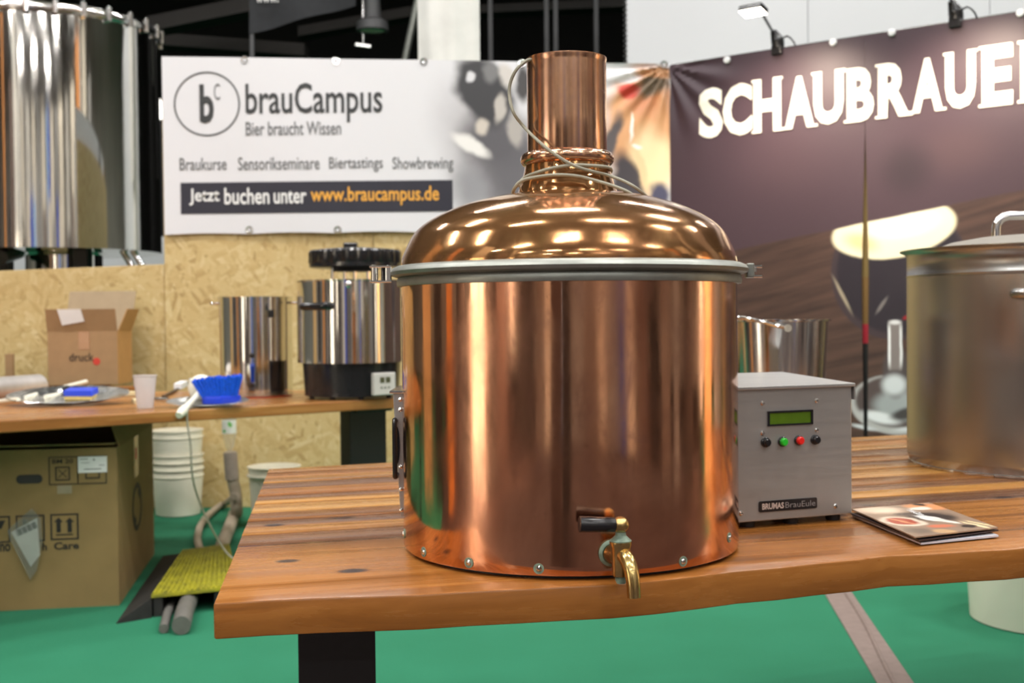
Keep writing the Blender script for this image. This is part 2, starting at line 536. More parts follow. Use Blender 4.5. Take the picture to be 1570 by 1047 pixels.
# ================================================================== the hall (setting)
TZ = 0.77                                    # table height
WALL_Y = 7.08
fl = struct(MB().box((0, 11.2, -.05), (36, 17.6, .1)).build('floor', M['carpet'], smooth=False), 'green exhibition carpet covering the stand floor')
aisle = plain('aisle_carpet', S((66, 52, 48)), .9, 0, .2, 3)
struct(MB().box((0, -6.8, -.05), (36, 18.4, .1)).build('floor_aisle', aisle, smooth=False), 'brown carpet of the aisle behind the photographer')
struct(MB().box((0, 14.5, 9.05), (36, 11, .1)).build('ceiling', M['dark_hall'], smooth=False), 'dark hall ceiling')
struct(MB().box((0, -3.5, 9.05), (36, 25, .1)).build('ceiling_front', plain('hall_soffit', (.36, .32, .27), .8, 0, .2, .6), smooth=False), 'paler hall ceiling over the aisle')
struct(MB().box((0, 20.05, 4.5), (36, .1, 9)).build('wall_back', M['dark_hall'], smooth=False), 'unlit far wall of the hall')
grey_wall = plain('hall_grey', (.55, .52, .47), .8, 0, .15, .5)
struct(MB().box((0, -16.05, 4.5), (36, .1, 9)).build('wall_front', grey_wall, smooth=False))
struct(MB().box((-18.05, 2, 4.5), (.1, 36, 9)).build('wall_left', grey_wall, smooth=False))
struct(MB().box((18.05, 2, 4.5), (.1, 36, 9)).build('wall_right', grey_wall, smooth=False))
# grey joint tape across the carpet
a = W(1287, 913, Z=0); b = W(1372, 1047, Z=0); dr = (b - a).normalized(); a = a - dr * 1.2; b = b + dr * 2.5
nr = Vector((-dr.y, dr.x, 0)) * .055
tp = MB().prism([a + nr, a - nr, b - nr, b + nr], 0, .004).build('trim_1', M['tape'], smooth=False)
struct(tp, 'grey cable strip taped across the green carpet')
rr = MB().tube([Vector((p.x, p.y, .005)) for p in spline([a + nr * .25, a.lerp(b, .3) + nr * .5, a.lerp(b, .5) - nr * .1, a.lerp(b, .7) + nr * .4, b])], .007, 8)
rr.build('ridge', M['tape'], tp)

# OSB wall: lower boards at left, tall boards behind the white banner
ow = D.objects.new('wall_osb', None); COL.objects.link(ow); struct(ow, 'raw OSB board wall behind the back table')
xj = W(253, 500, Y=WALL_Y).x
z1 = W(0, 415, Y=WALL_Y).z; z2 = W(250, 405, Y=WALL_Y).z
x0 = W(0, 415, Y=WALL_Y).x
sl = (z2 - z1) / (xj - x0)
def osb_board(xa, xb, za, zb, y=WALL_Y):
    MB().hexa([(xa + .002, y, 0), (xb - .002, y, 0), (xb - .002, y + .022, 0), (xa + .002, y + .022, 0)],
              [(xa + .002, y, za), (xb - .002, y, zb), (xb - .002, y + .022, zb), (xa + .002, y + .022, za)]).build('osb_board', M['osb'], ow, smooth=False, bevel=.002, seg=1)
for k in range(3):
    xb = xj - 1.25 * k; xa = xb - 1.25
    osb_board(xa, xb, z2 + sl * (xa - xj), z2 + sl * (xb - xj), WALL_Y + .012)
xr = W(1027, 300, Y=WALL_Y).x
k = 0; xa = xj
while xa < xr + .1:
    osb_board(xa, xa + 1.25, 2.45, 2.45); xa += 1.25
# right wall carrying the dark banner
RP0 = W(1028, 300, Y=WALL_Y - .03); RP0.z = 0
q = W(1570, 300, Y=5.80); q.z = 0
RU = (q - RP0).normalized(); RN = Vector((RU.y, -RU.x, 0))      # RN faces the camera
if RN.y > 0: RN = -RN
RTOP = 2.62
bw = MB()
p0 = RP0 - RN * .06 ; p1 = RP0 + RU * 4.5 - RN * .06
bw.hexa([p0, p1, p1 - RN * .02, p0 - RN * .02], [p + Vector((0, 0, 2.56)) for p in (p0, p1, p1 - RN * .02, p0 - RN * .02)])
struct(bw.build('wall_side', M['osb'], smooth=False), 'board wall behind the dark banner')

# white partition far behind at upper right
pl = W(960, 50, Y=10.5)
pw = D.objects.new('wall_partition', None); COL.objects.link(pw); struct(pw, 'tall white partition wall behind the banners')
xx = pl.x
for k in range(5):
    MB().box((xx + .8 - .003, 10.5, 2.6), (1.594, .06, 5.2)).build('panel', M['partition'], pw, smooth=False, bevel=.002, seg=1)
    xx += 1.6
lc = MB()
for k in range(60):
    lc.box((pl.x - .012, 10.47, 2.6 + k * .045), (.03, .02, .022))
o = lc.build('lacing', M['black_matte'], pw, smooth=False); o['kind'] = 'stuff'
# white low partition behind the steel tank
struct(MB().box((-4.2, 11.0, .95), (2.45, .05, 1.9)).build('wall_white_low', M['partition'], smooth=False), 'low white partition behind the steel tank')

# ------------------------------------------------------------------ hall lamps
lampm = emit('lamp_diffuser', (1.0, .97, .92), 9.0)
def hall_lamp(x, y, z, rz, wgt=1.0):
    t = thing('ceiling_light', 'long white strip light hanging from the dark hall ceiling', 'lamp', (x, y, z), rz, 'hall strip lights')
    MB().box((0, 0, .06), (1.7, .20, .10)).build('housing', M['grey_steel'], t, smooth=False, bevel=.01)
    MB().box((0, 0, .006), (1.56, .12, .02)).build('diffuser', lampm, t, smooth=False)
    MB().cyl((-.6, 0, .1), (-.6, 0, 9.0 - z), .008, 6).build('suspension_wire', M['grey_steel'], t)
    MB().cyl((.6, 0, .1), (.6, 0, 9.0 - z), .008, 6).build('suspension_wire', M['grey_steel'], t)
    ld = D.lights.new('strip_light', 'AREA'); ld.shape = 'RECTANGLE'; ld.size = 1.6; ld.size_y = .14
    ld.energy = LAMP_W * wgt; ld.color = (1.0, .975, .94)
    lo = D.objects.new('strip_light', ld); COL.objects.link(lo); lo.parent = t; lo.location = (0, 0, -.012)
for y, wgt, xs in ((8.6, .55, (-5.2, -1.4, 2.6, 6.4)), (4.6, 1.15, (-7.2, -3.6, .2, 3.8, 7.4)), (1.2, 1.0, (-5.6, -1.9, 1.7, 5.4)), (-2.6, .8, (-7.4, -3.8, -.2, 3.4, 7.2)), (-7.0, .9, (-5.8, -2.0, 1.8, 5.6)), (-11.5, 1.0, (-4.0, .4, 4.8))):
    for x in xs:
        hall_lamp(x, y + .12 * x, 6.9, .2, wgt)

# ------------------------------------------------------------------ unseen panels added behind the photographer, arranged for reflections in the metal
def stand(az, dist, wdt, h, mat, name='reflection_panel', z0=0.0):
    a = math.radians(az)
    c = Vector((math.sin(a) * dist, -math.cos(a) * dist, 0)) + Vector((.1, 1.2, 0))
    t = MB().box((0, 0, z0 + h / 2), (wdt, .08, h)).build(name, mat, None, smooth=False, bevel=.005, seg=1, loc=c, rot=(0, 0, a))
    return t
sw = plain('reflected_white', S((240, 236, 228)), .7, 0, .03, 1)
swh = plain('reflected_hanging', S((205, 200, 190)), .7, 0, .05, 1)
sb = plain('reflected_blue', S((40, 78, 190)), .6, 0, .08, 1)
sl_ = plain('reflected_lightblue', S((160, 195, 235)), .6, 0, .05, 1)
sd = plain('reflected_dark', S((44, 36, 34)), .7, 0, .1, 1)
stn = plain('reflected_tan', S((200, 160, 110)), .7, 0, .08, 1)
sg = plain('reflected_grey', S((150, 148, 145)), .7, 0, .05, 1)
sd2 = plain('reflected_dusk', S((78, 62, 58)), .7, 0, .1, 1)
sg2 = plain('reflected_stone', S((128, 116, 108)), .7, 0, .1, 1)
scr_ = plain('reflected_cream', S((226, 216, 198)), .7, 0, .05, 1)
smid = plain('reflected_mid', S((112, 92, 84)), .7, 0, .1, 1)
so = plain('reflected_orange', S((215, 140, 70)), .7, 0, .08, 1)
LBL = {'reflected_white': 'white', 'reflected_blue': 'blue', 'reflected_lightblue': 'pale blue', 'reflected_dark': 'dark brown', 'reflected_tan': 'tan', 'reflected_grey': 'grey', 'reflected_orange': 'orange'}
n_st = 0
for az, dist, wdt, h, mt, z0 in ((-116, 6.2, 1.0, 4.6, stn, 0), (-104, 6.0, .8, 3.4, sd, 0), (-93, 5.6, .5, 4.8, so, 0), (-83, 5.4, .7, 2.6, sd, 0), (-70, 4.8, .85, 5.2, sw, 0), (-58, 5.4, .6, 3.0, sd, 0), (-43, 6.2, .24, 4.6, sw, 1.0), (-50, 7.5, 1.0, 4.8, smid, 0), (-33, 8.2, 1.7, 2.5, sd, 0),
                             (-23, 8.8, .8, 2.6, sg2, 0), (-17, 8.8, .8, 3.4, scr_, 0), (-11, 9.0, .8, 3.4, sb, 0), (-6, 9.0, .6, 3.4, sl_, 0), (2, 9.0, 1.6, 3.0, sg, 0), (12, 8.8, 1.3, 3.2, sg2, 0), (20, 8.6, .9, 3.4, scr_, 0), (28, 8.4, 1.1, 3.0, sg, 0), (34, 8.2, .45, 3.4, sb, 0), (40, 8.0, .9, 3.2, scr_, 0), (49, 7.4, 1.1, 2.4, smid, 0), (58, 7.0, .8, 2.6, sd, 0), (-5.5, 2.5, .30, 1.9, sd, 0), (-13, 3.6, .5, 2.0, sd2, 0),  # the near narrow dark panel stands in for the photographer's dark reflection
                             (-34, 11.0, 1.0, 2.9, scr_, 2.6), (-27, 11.0, .7, 2.9, swh, 2.6), (-21, 11.0, .6, 2.9, scr_, 2.6), (-12, 11.0, 1.0, 2.9, swh, 2.6), (-3, 11.0, .9, 2.9, scr_, 2.6), (5, 11.0, .6, 2.9, sg, 2.6), (12, 11.0, 1.0, 2.9, scr_, 2.6), (18, 10.9, .45, 2.9, sl_, 2.6), (20.8, 10.9, .5, 2.9, sb, 2.6), (26, 10.8, .9, 2.9, scr_, 2.6), (33, 10.6, .7, 2.9, sg, 2.6), (41, 10.2, 1.3, 2.9, scr_, 2.6), (52, 9.6, 1.0, 2.9, swh, 2.6), (63, 9.0, 1.2, 2.9, scr_, 2.6), (76, 8.4, 1.3, 2.9, so, 3.2), (88, 8.0, 1.0, 2.9, scr_, 3.2),
                             (67, 6.4, .8, 3.2, sg2, 0), (76, 6.2, .5, 4.0, sg, 0), (87, 5.6, .8, 3.0, sd, 0), (100, 5.0, .18, 5.0, sw, .6), (107, 5.4, .7, 3.0, stn, 0), (118, 5.6, .8, 4.4, sg, 0)):
    o = struct(stand(az, dist, wdt, h, mt, 'wall_reflection_panel', z0))
    o.name = 'wall_reflection_panel'
    n_st += 1
def fill_lamp(az, dist, energy, h, lab):  # added out of view to make the bright stripes in the copper
    a = math.radians(az)
    d0 = Vector((math.sin(a), -math.cos(a), 0))
    c = d0 * (dist - 1.0) + Vector((.1, 1.2, h))
    t = thing('fill_lamp', lab, 'lamp', (c.x, c.y, 0), a, 'added spot lamps for reflected stripes')
    MB().cyl((0, 0, 0), (0, 0, h + .1), .02, 10).build('post', M['black_metal'], t)
    MB().box((0, -.12, h + .08), (.16, .2, .06)).build('lamp_head', M['black_metal'], t, smooth=False, bevel=.01)
    ld = D.lights.new('fill_spot', 'SPOT'); ld.energy = energy; ld.color = (1.0, .88, .72); ld.spot_size = math.radians(95); ld.spot_blend = .8; ld.shadow_soft_size = .06
    lo = D.objects.new('fill_spot', ld); COL.objects.link(lo); lo.parent = t
    lo.location = (0, -.16, h); lo.rotation_euler = Vector((0, -1, -1.2)).to_track_quat('-Z', 'Y').to_euler()
fill_lamp(-70, 4.8, 1300, 2.3, 'added unseen spot lamp brightening the wide white reflection panel')
fill_lamp(-43, 6.2, 700, 2.4, 'added unseen spot lamp brightening the slim white reflection panel behind')
fill_lamp(100, 5.0, 700, 2.4, 'added unseen spot lamp right of the stock pot, for a reflected stripe')
# dark mezzanine beams and far fittings in the dark part of the hall
def beam(p, q, h, dpt, name, label):
    p = Vector(p); q = Vector(q)
    t = MB()
    d = (q - p).normalized(); s = Vector((0, 1, 0)) * dpt / 2; u = Vector((0, 0, h / 2))
    t.hexa([p - s - u, q - s - u, q + s - u, p + s - u], [p - s + u, q - s + u, q + s + u, p + s + u])
    return tag(t.build(name, M['beam'], smooth=False), label, 'beam')
beam(W(230, 42, Y=13), W(400, 8, Y=13), .16, .3, 'roof_beam', 'dark steel roof beam rising beside the tank rim')
beam(W(230, 62, Y=14), W(470, 80, Y=14), .14, .3, 'roof_beam', 'lower dark roof beam just above the white banner')
beam(W(460, 52, Y=15), W(640, 20, Y=15), .12, .3, 'roof_beam', 'dark roof beam behind the hanging black banner')
beam(W(735, 18, Y=15), W(965, 8, Y=15), .10, .3, 'roof_beam', 'thin dark roof beam between white pillar and partition')
for px, lab in ((752, 'dark upright post next to the white pillar'), (838, 'first of two close dark posts above the copper chimney'), (852, 'second of two close dark posts above the copper chimney'), (914, 'dark upright post left of the white partition')):
    p = W(px, 50, Y=13.5)
    pb = MB().box((0, 0, 2.75), (.055, .055, 5.5)).build('truss_post', M['grey_steel'], None, smooth=False, bevel=.006, seg=1, loc=(p.x, p.y, 0))
    tag(pb, lab, 'post')
p = W(620, 95, Y=12.0); q_ = W(640, 0, Y=12.0)
tag(MB().tube([p - (q_ - p) * .3, q_ + (q_ - p) * .3], .035, 10).build('slanted_pole', M['ring']), 'slanted grey metal pole left of the white pillar', 'pole')
# hanging bell lamp
c = W(571, 44, Y=11.5)
hl = thing('hanging_lamp', 'round grey high-bay lamp hanging in the dark hall', 'lamp', c)
MB().lathe([(.03, .36), (.075, .32), (.085, .1), (.15, .06), (.155, -.02), (.13, -.03)], 32, cap0=True).build('lamp_housing', M['grey_steel'], hl)
MB().lathe([(.128, -.012), (.05, -.01)], 32, cap1=True).build('lamp_glass', M['white_plastic'], hl)
MB().cyl((0, 0, .36), (0, 0, 1.6), .015, 8).build('suspension_rod', M['grey_steel'], hl)
c = W(557, 70, Y=13)
tag(MB().box((0, 0, 0), (.17, .05, .035), ry=.15).box((0, 0, (9.0 - c.z) / 2), (.012, .012, 9.0 - c.z)).build('small_lamp', M['alu'], smooth=False, loc=c, bevel=.004), 'tiny pale lamp far back beneath the hanging lamp', 'lamp')
# hanging black banner with web address
c0 = W(382, 52, Y=10.0)
hb = thing('hanging_banner', 'black cloth banner hanging in the dark hall, slanting lower edge', 'banner', c0)
B10 = lambda px, py: W(px, py, Y=10.0) - c0
def hb_fn(u, v):
    a = B10(382, 52).lerp(B10(545, 8), u); t = B10(382, -60).lerp(B10(545, -60), u)
    p = a.lerp(t, v); p.y += .03 * math.sin(u * 9 + v) * (1 - v)
    return p
MB().sheet(hb_fn, 24, 8, (0, .004, 0)).build('cloth', plain('banner_black', S((38, 40, 44)), .8, 0, .1), hb)
l1 = B10(394, 6); l2 = B10(428, -7)
text('www.', M['text_white'], hb, l1.x, l2.x, l1.z, l2.z, y=-.04, bold=.01)
MB().cyl((B10(384, 90).x, .03, B10(384, 90).z - 1.0), (B10(384, -60).x, .03, B10(384, -60).z), .02, 10).build('pole', M['grey_steel'], hb)
# white draped pillar
c0 = W(690, 95, Y=9.0)
def pil_fn(u, v):
    l = W(640 if v > .25 else 640 + (.25 - v) * 60, 0, Y=9).x - c0.x; r = W(735, 0, Y=9).x - c0.x
    x = l + (r - l) * u
    return Vector((x, -.10 * math.sin(PI * u) + .012 * math.sin(u * 17 + v * 3), -.75 + v * 2.6))
ppl = thing('draped_pillar', 'white cloth wrapped around a pillar above the banner', 'pillar', c0)
MB().sheet(pil_fn, 30, 16, (0, .01, 0)).build('cloth', M['white_cloth'], ppl)
MB().box((0, .18, -.3 - c0.z / 2 + .6), (.36, .2, c0.z + 2.2)).build('post', M['white_cloth'], ppl, smooth=False)

# ================================================================== white banner (brauCampus)
BY = WALL_Y - .03
bc = W(252, 360, Y=BY)
ban = thing('banner', 'white printed banner with round b logo and dark booking strip', 'banner', bc)
bl = lambda px, py: (W(px, py, Y=BY) - bc)
cTL, cTR, cBL, cBR = bl(247, 86), bl(1027, 98), bl(252, 360), bl(1030, 352)
def ban_y(x, z):
    # folds running out of the upper right eyelet
    d = Vector((cTR.x - x, cTR.z - z)); r = d.length
    a = math.atan2(d.y, d.x)
    f = .016 * math.sin(a * 22) * math.exp(-((r - .18) / .22) ** 2)
    return f + .006 * math.sin(x * 2.4 + 1) + .004 * math.sin(x * 5.1 + z * 2)
def ban_fn(u, v):
    p = cBL.lerp(cBR, u).lerp(cTL.lerp(cTR, u), v)
    e = .012 * abs(math.sin(u * PI * 6)) * (1 - v) * .6
    p.y = ban_y(p.x, p.z); p.z += e
    return p
def e1(px, py, rx, ry, rot, col, soft, kind='e', *ex):
    p = bl(px, py); k = BY / F
    return (kind, p.x, p.z, rx * k, ry * k, rot, col, soft, *ex)
G = lambda v: S((v, v, v))
lay = [e1(760, 250, 95, 190, .5, S((165, 162, 166)), .9), e1(800, 270, 120, 110, .3, S((104, 102, 108)), .8),
       e1(722, 290, 40, 60, 0, S((150, 150, 156)), .9), e1(760, 215, 75, 60, -.4, S((92, 90, 96)), .7),
       e1(742, 140, 48, 68, .5, S((58, 58, 62)), .35), e1(722, 120, 10, 12, 0, S((215, 215, 220)), .5), e1(752, 112, 16, 22, .2, S((120, 120, 122)), .6),
       e1(765, 165, 12, 30, -.2, S((190, 184, 178)), .5), e1(738, 195, 14, 16, 0, S((205, 196, 186)), .6), e1(775, 115, 14, 26, .4, S((205, 200, 196)), .6), e1(790, 200, 16, 36, .2, S((176, 170, 166)), .6),
       e1(722, 222, 44, 14, -.5, S((236, 234, 232)), .6), e1(800, 130, 16, 40, 0, S((70, 68, 70)), .6),
       e1(985, 200, 75, 120, 0, S((226, 168, 120)), .45), e1(1000, 250, 45, 70, .1, S((250, 224, 178)), .6), e1(985, 150, 40, 45, .3, S((214, 146, 106)), .7),
       e1(948, 112, 46, 16, -.1, S((236, 236, 240)), .4), e1(965, 138, 24, 14, 0, S((196, 62, 46)), .5), e1(1000, 130, 36, 22, .5, S((120, 104, 86)), .6), e1(1004, 112, 40, 10, 0, S((200, 150, 110)), .5),
       e1(962, 280, 30, 60, .25, S((66, 60, 66)), .5), e1(938, 215, 14, 60, -.3, S((96, 88, 90)), .6), e1(1010, 300, 24, 26, 0, S((70, 70, 96)), .6), e1(985, 255, 10, 50, .2, S((240, 206, 160)), .6),
       e1(968, 195, 3.5, 32, 0, S((255, 250, 240)), .6), e1(980, 224, 12, 4, 0, S((255, 250, 240)), .6)]
MB().sheet(ban_fn, 240, 80, (0, .003, 0)).build('cloth', printed('banner_print', S((222, 222, 227)), lay, .5, .10, 5), ban)
def bfn(X, Z):
    return Vector((X, ban_y(X, Z) - .0035, Z))
def btext(body, x0, y0, x1, y1, mt, bold=0.0):
    a = bl(x0, y1); b = bl(x1, y0)
    a2 = bl(x1, y1); zr = a2.z - a.z
    text(body, mt, ban, a.x, b.x, a.z, a.z + (bl(x0, y0).z - a.z), bold=bold, fn=bfn)
btext('brauCampus', 377, 128, 586, 189, M['text_dark'], .012)
btext('Bier braucht Wissen', 377, 187, 523, 208, M['text_grey'], .008)
btext('Braukurse', 275, 242, 347, 261, M['text_grey'], .006)
btext('Sensorikseminare', 365, 241, 490, 261, M['text_grey'], .006)
btext('Biertastings', 505, 241, 587, 264, M['text_grey'], .006)
btext('Showbrewing', 602, 241, 695, 265, M['text_grey'], .006)
a = bl(277, 328); b = bl(694, 280)
st = MB()
def strip_fn(u, v):
    X = a.x + (b.x - a.x) * u; Z = a.z + (bl(277, 280).z - a.z) * v
    return Vector((X, ban_y(X, Z) - .003, Z))
st.sheet(strip_fn, 30, 3, (0, .001, 0)).build('booking_strip', M['navy'], ban)
def btext2(body, x0, y0, x1, y1, mt, bold=0.0):
    a = bl(x0, y1); b = bl(x1, y0)
    text(body, mt, ban, a.x, b.x, a.z, a.z + (bl(x0, y0).z - a.z), bold=bold, fn=lambda X, Z: Vector((X, ban_y(X, Z) - .006, Z)))
btext2('Jetzt', 290, 289, 336, 315, M['text_white'], .014)
btext2('buchen', 344, 288, 413, 313.5, M['text_white'], .014)
btext2('unter', 420, 292, 470, 312.5, M['text_white'], .014)
btext2('www.braucampus.de', 477, 287, 673, 316, M['text_orange'], .014)
# round logo
c = bl(317, 159); k = BY / F
rg = MB(); N = 64
for i in range(N):
    a0 = 2 * PI * i / N; a1 = 2 * PI * (i + 1) / N
    q4 = [(c.x + r * k * math.cos(t), c.z + r * k * .965 * math.sin(t)) for r, t in ((48.5, a0), (50.8, a0), (50.8, a1), (48.5, a1))]
    rg.add([bfn(*p) for p in q4], [(0, 1, 2, 3)])
rg.build('logo_ring', M['text_dark'], ban)
btext('b', 306, 129, 327, 189, M['text_dark'], .03)
btext('C', 328, 128, 337, 153, M['text_grey'], -.004)
for px in (375, 515, 650, 800, 900, 1018):
    p = bl(px, 92 + (px - 375) * .012)
    MB().lathe([(.012, 0), (.016, -.003), (.022, -.003), (.024, 0)], 16, (p.x, ban_y(p.x, p.z) - .003, p.z), axis=(0, 1, 0)).build('eyelet', M['chrome'], ban)
for px in (382, 518):
    p = bl(px, 352)
    MB().lathe([(.012, 0), (.016, -.003), (.022, -.003), (.024, 0)], 16, (p.x, ban_y(p.x, p.z) - .003, p.z), axis=(0, 1, 0)).build('eyelet', M['chrome'], ban)

# ================================================================== dark banner (SCHAUBRAUEREI)
rbn = thing('banner', 'dark plum banner with white capitals and printed beer glass', 'banner', RP0, math.atan2(RU.y, RU.x))
def rl(px, py):
    p = WP(px, py, RP0, RN) - RP0
    return Vector((p.dot(RU), 0, p.z))
kx = lambda px, py: ((rl(px + 5, py).x - rl(px - 5, py).x) / 10)
kz = lambda px, py: ((rl(px, py - 5).z - rl(px, py + 5).z) / 10)
tl = rl(1029, 100)
topz = lambda x: tl.z + (rl(1570, 17).z - tl.z) * x / rl(1570, 17).x
def rb_y(x, z):
    dx = x + .02; dz = topz(0) - z; r = math.hypot(dx, dz); a_ = math.atan2(dz, dx)
    f = .011 * math.sin(a_ * 15) * math.exp(-((r - .20) / .22) ** 2)
    return f + .008 * math.sin(x * 3.1 + .4) * min(1, max(0, (1.9 - z)))
GX = rl(1327, 400).x
def gap(z):
    zt = rl(1327, 190).z; zm = rl(1327, 420).z; zb = rl(1327, 660).z
    if z > zt: return .0008
    if z > zm: return .0008 + .019 * (zt - z) / (zt - zm)
    return .020 - .009 * min(1.2, (zm - z) / (zm - zb))
RW = 4.2
def rb_l(u, v):
    zt = topz(0)
    z = .12 + v * (topz(u * GX) - .12)
    x = u * (GX - gap(z))
    return Vector((x, rb_y(x, z), z))
def rb_r(u, v):
    z = .12 + v * (topz(GX + u * (RW - GX)) - .12)
    x0_ = GX + gap(z)
    x = x0_ + u * (RW - x0_)
    return Vector((x, rb_y(x, z), z))
def e2(px, py, rx, ry, rot, col, soft, kind='e', *ex):
    p = rl(px, py)
    return (kind, p.x, p.z, rx * kx(px, py), ry * kz(px, py), rot, col, soft, *ex)
pa = rl(1125, 385); pb_ = rl(1570, 293)
ang = math.atan2(pb_.z - pa.z, pb_.x - pa.x)
nm = Vector((-math.sin(ang), 0, math.cos(ang)))
mid = pa.lerp(pb_, .5) + nm * 3.0
PLUM = S((67, 49, 58))
lay = [e2(1376, 415, 107, 108, 0, S((56, 44, 50)), .03), e2(1378, 412, 102, 104, 0, S((34, 27, 38)), .08),
       e2(1292, 452, 4, 44, .5, S((150, 138, 120)), .7), e2(1352, 468, 4, 22, -.6, S((110, 104, 104)), .7),
       e2(1368, 352, 100, 46, .10, S((246, 234, 200)), .10), e2(1320, 372, 40, 20, -.3, S((226, 202, 150)), .8), e2(1385, 345, 70, 26, .1, S((255, 248, 224)), .6),
       ('r', mid.x, mid.z, 8.0, 3.0, ang, PLUM, .004),
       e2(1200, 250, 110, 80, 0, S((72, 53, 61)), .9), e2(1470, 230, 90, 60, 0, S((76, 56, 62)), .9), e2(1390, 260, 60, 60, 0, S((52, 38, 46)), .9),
       e2(1374, 620, 74, 48, 0, S((170, 170, 172)), .08), e2(1374, 616, 68, 43, 0, S((78, 66, 66)), .15), e2(1378, 622, 50, 30, 0, S((150, 156, 160)), .5), e2(1350, 640, 40, 12, -.2, S((214, 218, 224)), .6),
       e2(1390, 634, 34, 12, .3, S((60, 56, 58)), .6), e2(1374, 570, 24, 46, 0, S((70, 62, 64)), .3), e2(1372, 590, 26, 22, 0, S((196, 202, 208)), .6),
       e2(1373, 530, 11, 42, 0, S((120, 112, 112)), .2, 'r'), e2(1364, 530, 2.5, 40, 0, S((226, 228, 232)), .5, 'r'), e2(1382, 530, 2.5, 40, 0, S((214, 216, 220)), .5, 'r'),
       e2(1373, 494, 12, 5, 0, S((206, 206, 210)), .6), e2(1392, 486, 10, 4, .4, S((140, 24, 34)), .5), e2(1325, 655, 30, 5, -.15, S((196, 200, 206)), .7), e2(1400, 658, 40, 5, .1, S((196, 200, 206)), .7)]
rpm = printed('glass_print', S((70, 50, 44)), lay, .5, .015, 5, grain=((1.6, 1, 22), S((50, 34, 31)), S((86, 62, 54)), .22))
MB().sheet(rb_l, 130, 120, (0, .003, 0)).build('cloth_sheet', rpm, rbn)
MB().sheet(rb_r, 60, 40, (0, .003, 0)).build('cloth_sheet', rpm, rbn)
# capitals
lets = [('S', 130, 222, 335, 528), ('C', 222, 333, 320, 518), ('H', 333, 450, 300, 505), ('A', 452, 578, 292, 490), ('U', 562, 690, 270, 475), ('B', 690, 805, 257, 465),
        ('R', 808, 945, 238, 448), ('A', 938, 1070, 222, 428), ('U', 1065, 1195, 195, 415), ('E', 1205, 1335, 170, 405)]
zt_s = []; boxes = []
for ch, x0_, x1_, y0_, y1_ in lets:
    xc = 1020 + (x0_ + x1_) / 2 / 2.493
    zt = rl(xc, y0_ / 2.493).z; zb = rl(xc, y1_ / 2.493).z
    boxes.append((ch, rl(1020 + x0_ / 2.493, 150).x, rl(1020 + x1_ / 2.493, 150).x, zb, zt))
n_ = len(boxes)
wd = boxes[-1][2] - boxes[-1][1]
xe = boxes[-1][2]
zb_l, zt_l = boxes[-1][3], boxes[-1][4]
for ch, ww in (('R', 1.05), ('E', 1.0), ('I', .5)):
    boxes.append((ch, xe + .02, xe + .02 + wd * ww, zb_l, zt_l)); xe += .02 + wd * ww
SER = {'H': [(.14, 0), (.14, 1), (.86, 0), (.86, 1)], 'A': [(.10, 0), (.90, 0)], 'U': [(.14, 1), (.86, 1)], 'B': [(.10, 0), (.10, 1)], 'R': [(.12, 0), (.12, 1), (.88, 0)],
       'E': [(.10, 0), (.10, 1), (.93, .06), (.93, .94), (.80, .5)], 'I': [(.5, 0), (.5, 1)]}
for ch, xa, xb, za, zb in boxes:
    wl = xb - xa; hl_ = zb - za
    ins = .055 * wl if ch in SER else 0.0
    fnr = lambda X, Z: Vector((X, rb_y(X, Z) - .006, Z))
    o = text(ch, M['text_cream'], rbn, xa + ins, xb - ins, za, zb, bold=.045, fn=fnr, name='letter')
    bmx = bmesh.new(); bmx.from_mesh(o.data)
    for fx, fz in SER.get(ch, ()):
        cx = xa + wl * fx; cz = za + hl_ * fz
        if ch == 'E' and fx > .5:
            hx, hz = wl * .035, hl_ * (.11 if fz != .5 else .10)
            cz = za + hl_ * fz - (0 if fz == .5 else (hz * .55 if fz > .5 else -hz * .55)); 
        else:
            hx, hz = wl * .145, hl_ * .024
            cz = za + (hz if fz == 0 else hl_ - hz)
        vsx = [bmx.verts.new(fnr(cx + sx * hx, cz + sz * hz) + Vector((0, -.0006, 0))) for sx, sz in ((-1, -1), (1, -1), (1, 1), (-1, 1))]
        bmx.faces.new(vsx)
    bmx.to_mesh(o.data); bmx.free()
# eyelets and top rail
for px, py in ((1115, 92), (1193, 76), (1278, 65), (1368, 50), (1466, 36), (1565, 20)):
    p = rl(px, py)
    MB().lathe([(.004, -.016), (.018, -.013), (.020, 0)], 16, (p.x, rb_y(p.x, p.z) - .002, p.z), axis=(0, 1, 0), cap0=True).build('eyelet', M['white'], rbn)
MB().tube([(0, .03, topz(0) - .01), (RW, .03, topz(RW) - .01)], .022, 10).build('top_rail', M['alu'], rbn)
# coloured post seen through the slit between the two banner sheets
pm = NT('banded_post')
spz = pm.n.new('ShaderNodeSeparateXYZ'); pm.l.new(pm.coord(), spz.inputs[0])
zr0, zr1 = rl(1327, 500).z, rl(1327, 470).z
cz_ = pm.ramp(pm.maprange(spz.outputs[2], rl(1327, 530).z, rl(1327, 380).z, 0, 1), [(0, S((16, 14, 16))), (.02, S((150, 20, 40))), (.22, S((110, 82, 40))), (.7, S((112, 92, 50)))])
pm.n[-1].color_ramp.interpolation = 'CONSTANT' if pm.n[-1].bl_idname == 'ShaderNodeValToRGB' else 'LINEAR'
pm.set(cz_, .6, 0)
pp = RP0 + RU * GX - RN * .028
tag(MB().box((0, 0, 1.25), (.09, .03, 2.5)).build('support_post', pm.m, None, smooth=False, loc=pp, rot=(0, 0, math.atan2(RU.y, RU.x)), bevel=.003, seg=1), 'narrow banded post showing through the slit in the dark banner', 'post')

